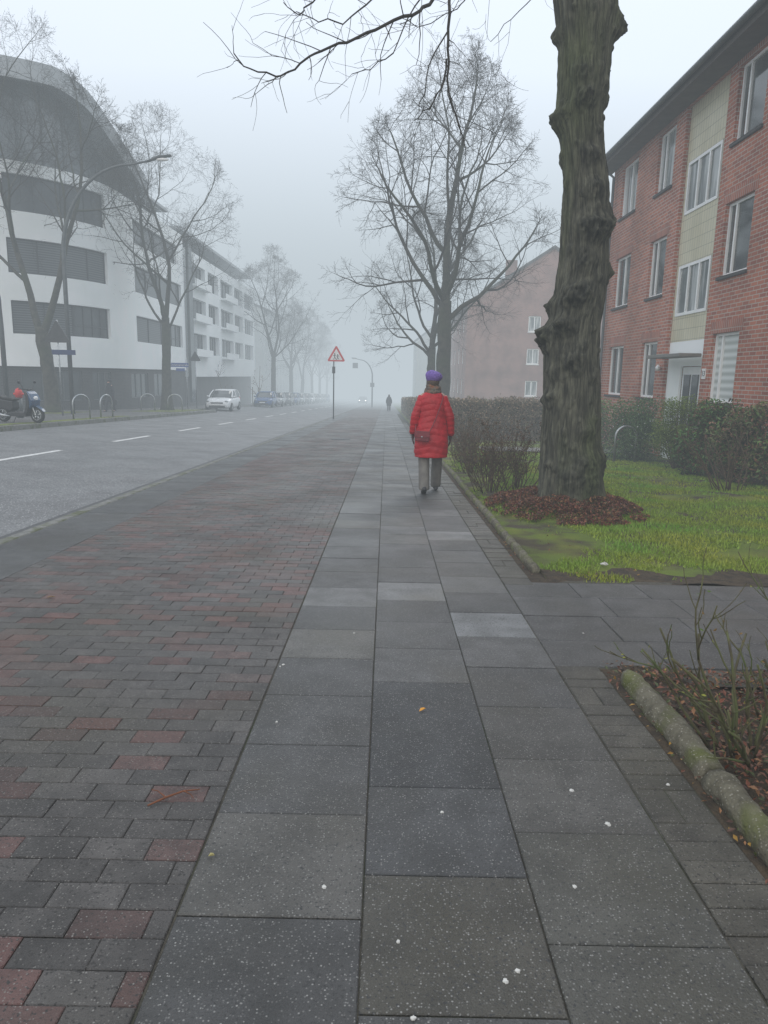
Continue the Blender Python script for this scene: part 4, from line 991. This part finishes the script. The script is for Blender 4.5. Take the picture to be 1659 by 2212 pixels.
def scooter():
    x,y=-11.75,22.9; root=empty('motor_scooter',(x,y,gz(x,y)),math.radians(-14),'blue and black motor scooter parked at the left kerb','scooter')
    m_sb=mat('blue_plastic',(.012,.045,.11),(.02,.07,.15),scale=4,rough=.15,spec=.9); m_bk=m_rubberpl
    wheel(root,.66,0,.25,.25,.11); wheel(root,-.62,0,.24,.24,.13)
    b_=MB(); b_.prism([(.28,.28),(.42,.30),(.52,.55),(.50,.86),(.40,1.0),(.34,.98),(.40,.8),(.38,.55)],'y',-.2,.2); b_.build('leg_shield',m_bk,root,bevel=.03)
    b_=MB(); b_.prism([(.50,.42),(.62,.55),(.66,.72),(.56,.92),(.44,1.02),(.49,.85),(.525,.58)],'y',-.205,.205); b_.build('front_fairing',m_sb,root,bevel=.04)
    b_=MB(); b_.disc((.63,0,.78),.04,.10,.07,14,8); b_.build('headlight',m_signw,root,smooth=True)
    b_=MB(); b_.prism([(.36,.42),(.5,.5),(.66,.56),(.86,.46),(.93,.36),(.84,.42),(.66,.515),(.5,.46)],'y',-.075,.075); b_.build('front_fender',m_sb,root,bevel=.02)
    b_=MB(); b_.tube([(.66,-.08,.25),(.50,-.08,.62)],.022,8); b_.tube([(.66,.08,.25),(.50,.08,.62)],.022,8); b_.build('fork',m_steel,root)
    b_=MB(); b_.prism([(-.2,.20),(.36,.20),(.36,.32),(-.15,.34),(-.28,.3)],'y',-.18,.18); b_.build('floorboard',m_bk,root,bevel=.02)
    b_=MB(); b_.prism([(-.22,.34),(-.12,.45),(-.14,.68),(-.5,.72),(-.98,.80),(-1.02,.70),(-.82,.55),(-.5,.42)],'y',-.16,.16); b_.build('rear_body',m_bk,root,bevel=.04)
    b_=MB(); b_.prism([(-.10,.69),(-.08,.76),(-.3,.80),(-.55,.79),(-.6,.85),(-.92,.88),(-.94,.80),(-.5,.72)],'y',-.14,.14); b_.build('seat',mat('seat_vinyl',(.02,.02,.02),(.03,.03,.03),scale=20,rough=.6),root,bevel=.03)
    b_=MB(); b_.tube([(.40,0,.98),(.36,0,1.06)],.04,8,True); b_.tube([(.30,-.34,1.07),(.36,-.15,1.06),(.36,.15,1.06),(.30,.34,1.07)],.018,8,True); b_.build('handlebar',m_bk,root,smooth=True)
    for s_ in (-1,1):
        b_=MB(); b_.tube([(.35,s_*.2,1.07),(.36,s_*.28,1.2),(.34,s_*.32,1.26)],.008,5); b_.disc((.34,s_*.35,1.28),.015,.07,.05,12,6); b_.build('mirror',m_bk,root,smooth=True)
    b_=MB(); b_.tube([(-.25,-.16,.2),(-.5,-.19,.22),(-.9,-.19,.34)],[.025,.05,.055],10,True); b_.build('exhaust',m_steel,root,smooth=True)
    b_=MB(); b_.tube([(-.62,0,.24),(-.2,0,.28)],.07,8,True); b_.tube([(-.1,-.05,.2),(-.12,-.18,.0)],.012,5); b_.build('engine',m_dark,root)
    b_=MB(); b_.prism([(-.86,.50),(-.98,.36),(-1.0,.36),(-.88,.55)],'y',-.08,.08); b_.build('rear_mudguard',m_bk,root)
    b_=MB(); b_.disc((-1.0,0,.74),.03,.09,.035,12,6); b_.build('tail_light',m_red,root)
scooter()

# ------------------------------------------------ cars
def make_car(lab,x,y,rz,paint):
    root=empty('parked_car',(x,y,gz(x,y)),rz,lab,'car')
    xs=[-2.05,-1.98,-1.7,-1.1,-.3,.4,.9,1.3,1.68,1.93,2.04]; zt=[.72,.93,.97,.96,.95,.95,.94,.89,.82,.72,.55]; hw=[.66,.80,.86,.885,.89,.89,.89,.88,.85,.76,.60]; zb=[.36,.27,.2,.18,.18,.18,.18,.18,.2,.24,.32]
    rings=[]
    for a,z,w_,b0 in zip(xs,zt,hw,zb):
        h=[(w_*.86,b0),(w_*.97,b0+.08),(w_,(b0+z)*.47),(w_*.985,z-.16),(w_*.93,z-.05),(w_*.78,z),(w_*.4,z+.025)]
        rings.append([(a,yy,zz) for yy,zz in h]+[(a,-yy,zz) for yy,zz in reversed(h)])
    mb=MB(); mb.loft(rings); mb.build('body',paint,root,smooth=True,sub=1)
    def rc(x0,x1,w_,z,c=.18):
        return [(x0+c,-w_,z),(x1-c*1.5,-w_,z),(x1,-w_*.72,z),(x1+.06,0,z),(x1,w_*.72,z),(x1-c*1.5,w_,z),(x0+c,w_,z),(x0,w_*.8,z),(x0-.03,0,z),(x0,-w_*.8,z)]
    mb=MB(); mb.loft([rc(-1.93,1.05,.815,.93),rc(-1.84,.68,.765,1.17),rc(-1.66,.22,.66,1.40)]); mb.build('glasshouse',m_glass,root)
    mb=MB(); mb.loft([rc(-1.72,.27,.665,1.385),rc(-1.70,.22,.65,1.43),rc(-1.5,0,.5,1.475)]); mb.build('roof',paint,root,smooth=True)
    for s_ in (-1,1):
        for (a,b_,c_) in (((.92,.80,.94),(.60,.755,1.18),(.12,.66,1.41)),((-.35,.825,.94),(-.38,.77,1.18),(-.42,.675,1.41)),((-1.7,.81,.94),(-1.62,.765,1.18),(-1.48,.67,1.41))):
            mb=MB(); mb.tube([(p[0],p[1]*s_,p[2]) for p in (a,b_,c_)],[.05,.04,.04],6); mb.build('pillar',paint,root,smooth=True)
    for sx in (-1.27,1.28):
        for sy in (-.81,.81): wheel(root,sx,sy,.31,.31,.2)
    for s_ in (-1,1):
        mb=MB(); mb.disc((1.84,.62*s_,.70),.13,.13,.07,14,8); mb.build('headlight',m_steel,root,smooth=True)
        mb=MB(); mb.disc((.72,.93*s_,1.0),.06,.09,.06,12,6); mb.build('wing_mirror',paint,root,smooth=True)
        mb=MB(); mb.disc((-2.0,.68*s_,.82),.06,.12,.09,12,6); mb.build('tail_light',m_red,root,smooth=True)
        mb=MB(); mb.tube([(-.3,.895*s_,.8),(-.12,.895*s_,.8)],.013,6,True); mb.build('door_handle',paint,root)
    mb=MB(); mb.box(2.0,2.062,-.42,.42,.56,.64); mb.build('upper_grille',m_rubberpl,root,bevel=.01); mb=MB(); mb.box(1.9,2.05,-.55,.55,.28,.42); mb.build('lower_grille',m_rubberpl,root,bevel=.01)
    mb=MB(); mb.box(2.05,2.075,-.26,.26,.44,.55); mb.build('number_plate',m_signw,root)
    return root
m_cw=mat('white_car_paint',(.8,.81,.82),(.74,.75,.76),scale=2,rough=.18); m_cb=mat('blue_car_paint',(.03,.09,.25),(.025,.08,.22),scale=2,rough=.2); m_cg=mat('grey_car_paint',(.12,.13,.14),(.16,.17,.18),scale=2,rough=.22); m_cs=mat('silver_car_paint',(.4,.42,.43),(.36,.38,.39),scale=2,rough=.25,metal=.3)
cw=make_car('white hatchback parked facing the viewer left of the road',-11.55,50.8,math.radians(-90),m_cw)
def ccopy(lab,x,y,paint,grp=None,rz=-90):
    c=copy_tree(cw); c.location=(x,y,gz(x,y)); c['label']=lab; c.rotation_euler=(0,0,math.radians(rz))
    if grp: c['group']=grp
    for ch in c.children:
        if ch.data.materials[0]==m_cw:
            ch.data=ch.data.copy(); ch.data.materials[0]=paint
    return c
ccopy('dark blue car parked behind the white hatchback, nearest of the row',-11.6,69,m_cb)
ccopy('pale silver car second in the misty parked row',-11.6,75.5,m_cs)
g='cars parked in the fog along the left kerb'
for i,y in enumerate((82,88,94,100.5,107,113,120,127,135)):
    ccopy('misty car in the long parked row left of the road',-11.6,y,[m_cg,m_cb,m_cs,m_cg,m_cw,m_cg,m_cs,m_cg,m_cb][i],g)
c=ccopy('distant oncoming car with two lit headlights in the fog',-4.9,150,m_cg); c.name='driving_car'
m_lit=mat('lit_headlight',(.8,.8,.7),(.75,.75,.7),scale=3,rough=.3,emis=((1,.97,.88),14))
for ch in c.children:
    if ch.name.startswith('headlight'): ch.data=ch.data.copy(); ch.data.materials[0]=m_lit

# ------------------------------------------------ signs, lamps, hoops
def tri(sx,cx,cz,r,n=4,rnd=.12):
    pts=[]
    for k in range(3):
        a=math.pi/2+2*math.pi*k/3; c=(cx+math.cos(a)*r*(1-rnd*1.0),cz+math.sin(a)*r*(1-rnd))
        for j in range(-n,n+1):
            b_=a+j/n*math.pi/3; pts.append((c[0]+math.cos(b_)*r*rnd,c[1]+math.sin(b_)*r*rnd))
    return pts
def warning():
    x,y=-3.22,43.8; root=empty('warning_sign',(x,y,gz(x,y)),0,'red bordered triangular children crossing sign on a tall grey pole','road sign')
    b_=MB(); b_.tube([(0,0,-.1),(0,0,4.1)],.038,10,True); b_.build('pole',m_pole,root,smooth=True)
    b_=MB(); b_.prism(tri(1,.15,3.78,.58),'y',-.075,-.05); p=b_.build('sign_plate',m_red,root)
    b_=MB(); b_.prism(tri(1,.15,3.765,.42,rnd=.06),'y',-.082,-.0755); b_.build('white_field',m_signw,p)
    b_=MB(); y_=-.09
    def seg(a,b__,r): b_.tube([(a[0]+.15,y_,a[1]+3.55),(b__[0]+.15,y_,b__[1]+3.55)],r,6,True)
    for (ox,s_,k) in ((-.09,1,1.0),(.09,1,.85)):
        b_.disc((ox+.15,y_,3.55+.38*k),.03,.01,.03,10,6)
        seg((ox,.33*k),(ox,.17*k),.022); seg((ox,.17*k),(ox-.07,.02),.014); seg((ox,.17*k),(ox+.08,.03),.014); seg((ox,.31*k),(ox-.09,.24*k),.011); seg((ox,.31*k),(ox+.09,.26*k),.011)
    b_.build('pictogram',m_black,p)
    b_=MB(); b_.box(-.09,.09,-.075,.06,2.75,3.15); b_.build('control_box',m_dark,root,bevel=.01)
warning()
def lamp(lab,x,y,H,reach,side,rz=0,extra=False):
    root=empty('street_lamp',(x,y,gz(x,y)),rz,lab,'street lamp'); pts=[(0,0,-.1),(0,0,H*.5),(side*.02,0,H*.62)]
    for k in range(1,13):
        a=k/12*math.pi/2; pts.append((side*(reach*.72*(1-math.cos(a))),0,H*.62+math.sin(a)*H*.35))
    pts.append((side*reach*.9,0,H*.985))
    b_=MB(); b_.tube(pts,[.10-.06*i/len(pts) for i in range(len(pts))],10,True); b_.build('pole',m_pole,root,smooth=True)
    b_=MB(); b_.tube([(side*reach*.86,0,H*.98),(side*reach*.93,0,H*.99),(side*reach,0,H),(side*(reach+.5),0,H*1.005)],[.05,.1,.13,.08],10,True,sq=.6); h=b_.build('lamp_head',m_pole,root,smooth=True)
    b_=MB(); b_.disc((side*(reach+.1),0,H*.99),.3,.1,.07,12,6); b_.build('diffuser',m_signw,h,smooth=True)
    if extra:
        b_=MB(); b_.box(-.28,.28,-.08,-.06,H*.42,H*.42+.55); b_.build('round_sign_back',m_pole,root); b_=MB(); b_.box(side*reach-.35,side*reach+.35,-.04,.04,H-1.3,H-.6); b_.build('hanging_panel',m_pole,root)
    return root
lamp('tall arched street lamp before the curved white building',-14.3,32.6,11.0,4.4,1)
lamp('short curved lamp post at the far left picture edge',-15.9,30,7.0,2.2,-1)
lamp('small arched lamp in the fog at the far end of the pavement',-1.9,96,6.4,2.3,-1,extra=True)
def backsign():
    x,y=-13.6,30; root=empty('road_sign',(x,y,gz(x,y)),0,'dark triangular sign seen from behind left of the arched lamp','road sign')
    b_=MB(); b_.tube([(0,0,-.1),(0,0,3.9)],.035,8,True); b_.build('pole',m_steel,root,smooth=True)
    b_=MB(); b_.prism(tri(1,0,3.3,.55),'y',-.07,-.045); b_.build('sign_plate',m_dark,root)
    b_=MB(); b_.box(-.25,.72,-.08,-.05,2.50,2.70); b_.build('blue_plate',mat('dark_blue',(.02,.04,.12),(.02,.035,.1),scale=5,rough=.5),root)
backsign()
def namesign():
    x,y=-13.65,49.2; root=empty('street_name_sign',(x,y,gz(x,y)),0,'blue street name sign with white letters on a post beside the white car','street name sign')
    b_=MB(); b_.tube([(0,0,-.1),(0,0,3.3)],.035,8,True); b_.build('pole',m_steel,root,smooth=True)
    b_=MB(); b_.box(-1.1,.16,-.07,-.045,2.78,3.06); p=b_.build('name_plate',m_blue,root,bevel=.005); text('Christinenstraße',.185,m_signw,p,(-.47,-.073,2.92),(math.pi/2,0,0))
    b_=MB(); b_.box(-.7,-.1,-.072,-.047,2.5,2.7); b_.build('small_plate',m_blue,root)
    x,y=-13.4,50.6; root=empty('road_sign',(x,y,gz(x,y)),0,'small dark sign back right of the blue street name sign','road sign')
    b_=MB(); b_.tube([(0,0,-.1),(0,0,3.8)],.035,8,True); b_.build('pole',m_steel,root,smooth=True); b_=MB(); b_.prism(tri(1,0,3.5,.42),'y',-.07,-.045); b_.build('sign_plate',m_dark,root)
namesign()
def hoop(lab,x,y,w_,h,rz=0):
    pts=[(-w_/2,0,-.05),(-w_/2,0,h-w_*.45)]
    for k in range(1,12):
        a=math.pi-k/12*math.pi; pts.append((math.cos(a)*w_/2,0,h-w_*.45+math.sin(a)*w_*.45))
    pts+=[(w_/2,0,h-w_*.45),(w_/2,0,-.05)]
    b_=MB(); b_.tube(pts,.03,10,True); o=b_.build('bike_hoop',m_steel,smooth=True); o.location=(x,y,gz(x,y)); o.rotation_euler=(0,0,rz); tag(o,lab,'bike stand')
hoop('shiny steel bike hoop on the lawn right of the big trunk',5.62,16.6,.50,.82,.1)
hoop('steel hoop right of the scooter, first of the left kerb',-11.35,26.6,.75,.9,1.1)
hoop('steel hoop second from the scooter at the left kerb',-11.35,29.0,.75,.9,1.3)
hoop('steel hoop left of the round crowned linden trunk',-13.6,40.8,.75,.95,.4)
hoop('steel hoop right of the round crowned linden trunk',-12.4,42,.8,.95,.2)
root=empty('hydrant',(-13.6,26.5,gz(-13.6,26.5)),0,'red topped hydrant pillar behind the scooter','hydrant')
b_=MB(); b_.tube([(0,0,0),(0,0,.75)],.11,14,True); b_.build('pillar',m_pole,root,smooth=True); b_=MB(); b_.tube([(0,0,.75),(0,0,.98),(0,0,1.06),(0,0,1.1)],[.13,.13,.09,.02],14,True); b_.tube([(-.18,0,.88),(.18,0,.88)],.045,8,True); b_.build('cap',m_red,root,smooth=True)
for (lab,x,y,h,sd,lv) in (('slender young tree with last orange leaves left of the parked cars',-13.5,74,4.6,91,([(.35,.12,.05),(.3,.15,.06)],.06,.7)),('slender bare young tree before the balcony building',-14.5,66,4.4,92,None)):
    r_=bare_shrub('young_tree',lab,x,y,h,1.6,1,sd,leaves=lv,r0=.05,cat='tree')
    for dx in (-.3,.3):
        b_=MB(); b_.tube([(dx,0,0),(dx,0,1.8)],.04,6,True); b_.build('support_stake',m_brown,r_)
b_=MB(); b_.box(-1.75,-1.15,22.8,23.4,-.01,.012); tag(b_.build('manhole_cover',m_dark,shear=True,bevel=.004),'square dark metal cover set in the brick pavement','manhole cover')

# ------------------------------------------------ small litter on the slabs
def G(u,v,z=0):
    d=ray(u,v); t=(CAM.z-z)/(-d.z-S*d.y); p=CAM+d*t; return p
gums=[(605,1440),(598,1560),(700,1917),(1235,1708),(1313,1780),(1241,1916),(860,2035),(1118,2098),(955,1755),(765,1368),(530,1077),(1092,2120),(893,2200),(1260,1368),(1443,1695),(895,1010),(612,1436)]
for i,(u,v) in enumerate(gums):
    p=G(u,v); b_=MB(); n=14; rr=random.Random(200+i); r_=rr.uniform(.005,.008)*(1.5 if i in (3,4) else 1)
    q=[r_*rr.uniform(.7,1.25) for _ in range(n)]
    b_.loft([[(math.cos(2*math.pi*j/n)*q[j]*k,math.sin(2*math.pi*j/n)*q[j]*k*1.2,z) for j in range(n)] for k,z in ((1,-.002),(.92,.0015),(.5,.002))])
    o=b_.build('gum_spot',m_gum,smooth=True); o.location=(p.x,p.y,p.z+.001); tag(o,'small white dried gum blotch stuck to the paving','gum','white gum blotches on the paving')
def fallen(u,v,s,c,lab,rz):
    p=G(u,v); b_=MB(); b_.col=c
    b_.add([(-s,0,.003),(-s*.3,s*.35,.012),(s*.5,s*.3,.01),(s,0,.004),(s*.4,-s*.3,.012),(-s*.4,-s*.3,.008),(0,0,.003)],[(0,6,1),(1,6,2),(2,6,3),(3,6,4),(4,6,5),(5,6,0)])
    o=b_.build('fallen_leaf',m_leaf); o.location=(p.x,p.y,p.z+.002); o.rotation_euler=(0,0,rz); tag(o,lab,'leaf')
fallen(913,1536,.022,(.75,.38,.06),'small orange leaf on the dark smooth slab',.7)
fallen(457,1852,.010,(.5,.45,.2),'tiny pale yellow leaf on the left slab column near the viewer',.2)
fallen(110,1292,.03,(.22,.14,.07),'brown curled leaf on the bricks at far left',.3)
fallen(1385,1472,.02,(.55,.3,.04),'yellow leaf at the tip of the mossy kerb',1.2)
p=G(375,1722); b_=MB(); b_.tube([(-.07,-.06,.006),(-.02,-.02,.012),(.03,.02,.012),(.08,.04,.006)],[.003,.004,.003,.002],6); b_.tube([(-.02,-.02,.012),(-.06,.02,.01),(-.085,.03,.008)],[.003,.002,.0015],5); b_.tube([(.03,.02,.012),(.06,0,.012),(.075,-.02,.01)],[.003,.002,.001],5)
o=b_.build('fallen_twig',mat('red_twig',(.20,.07,.03),(.12,.045,.02),scale=30,rough=.8),smooth=True); o.location=p; tag(o,'small reddish brown twig lying on the brick paving','twig')
for i,(u,v,lab) in enumerate(((1305,1224,'crumpled white paper scrap on the lawn edge by the slab path'),(1150,1232,'tiny white scrap beside the end of the lawn kerb'),(1290,1022,'white scrap on the grass right of the big trunk'))):
    p=G(u,v); b_=MB(); b_.disc((0,0,.01),.03 if i!=1 else .018,.02,.012,9,5); b_.v=[(x+R.gauss(0,.004),y+R.gauss(0,.004),z+R.gauss(0,.003)) for x,y,z in b_.v]; o=b_.build('paper_scrap',m_gum); o.location=(p.x,p.y,p.z+.015); tag(o,lab,'litter')
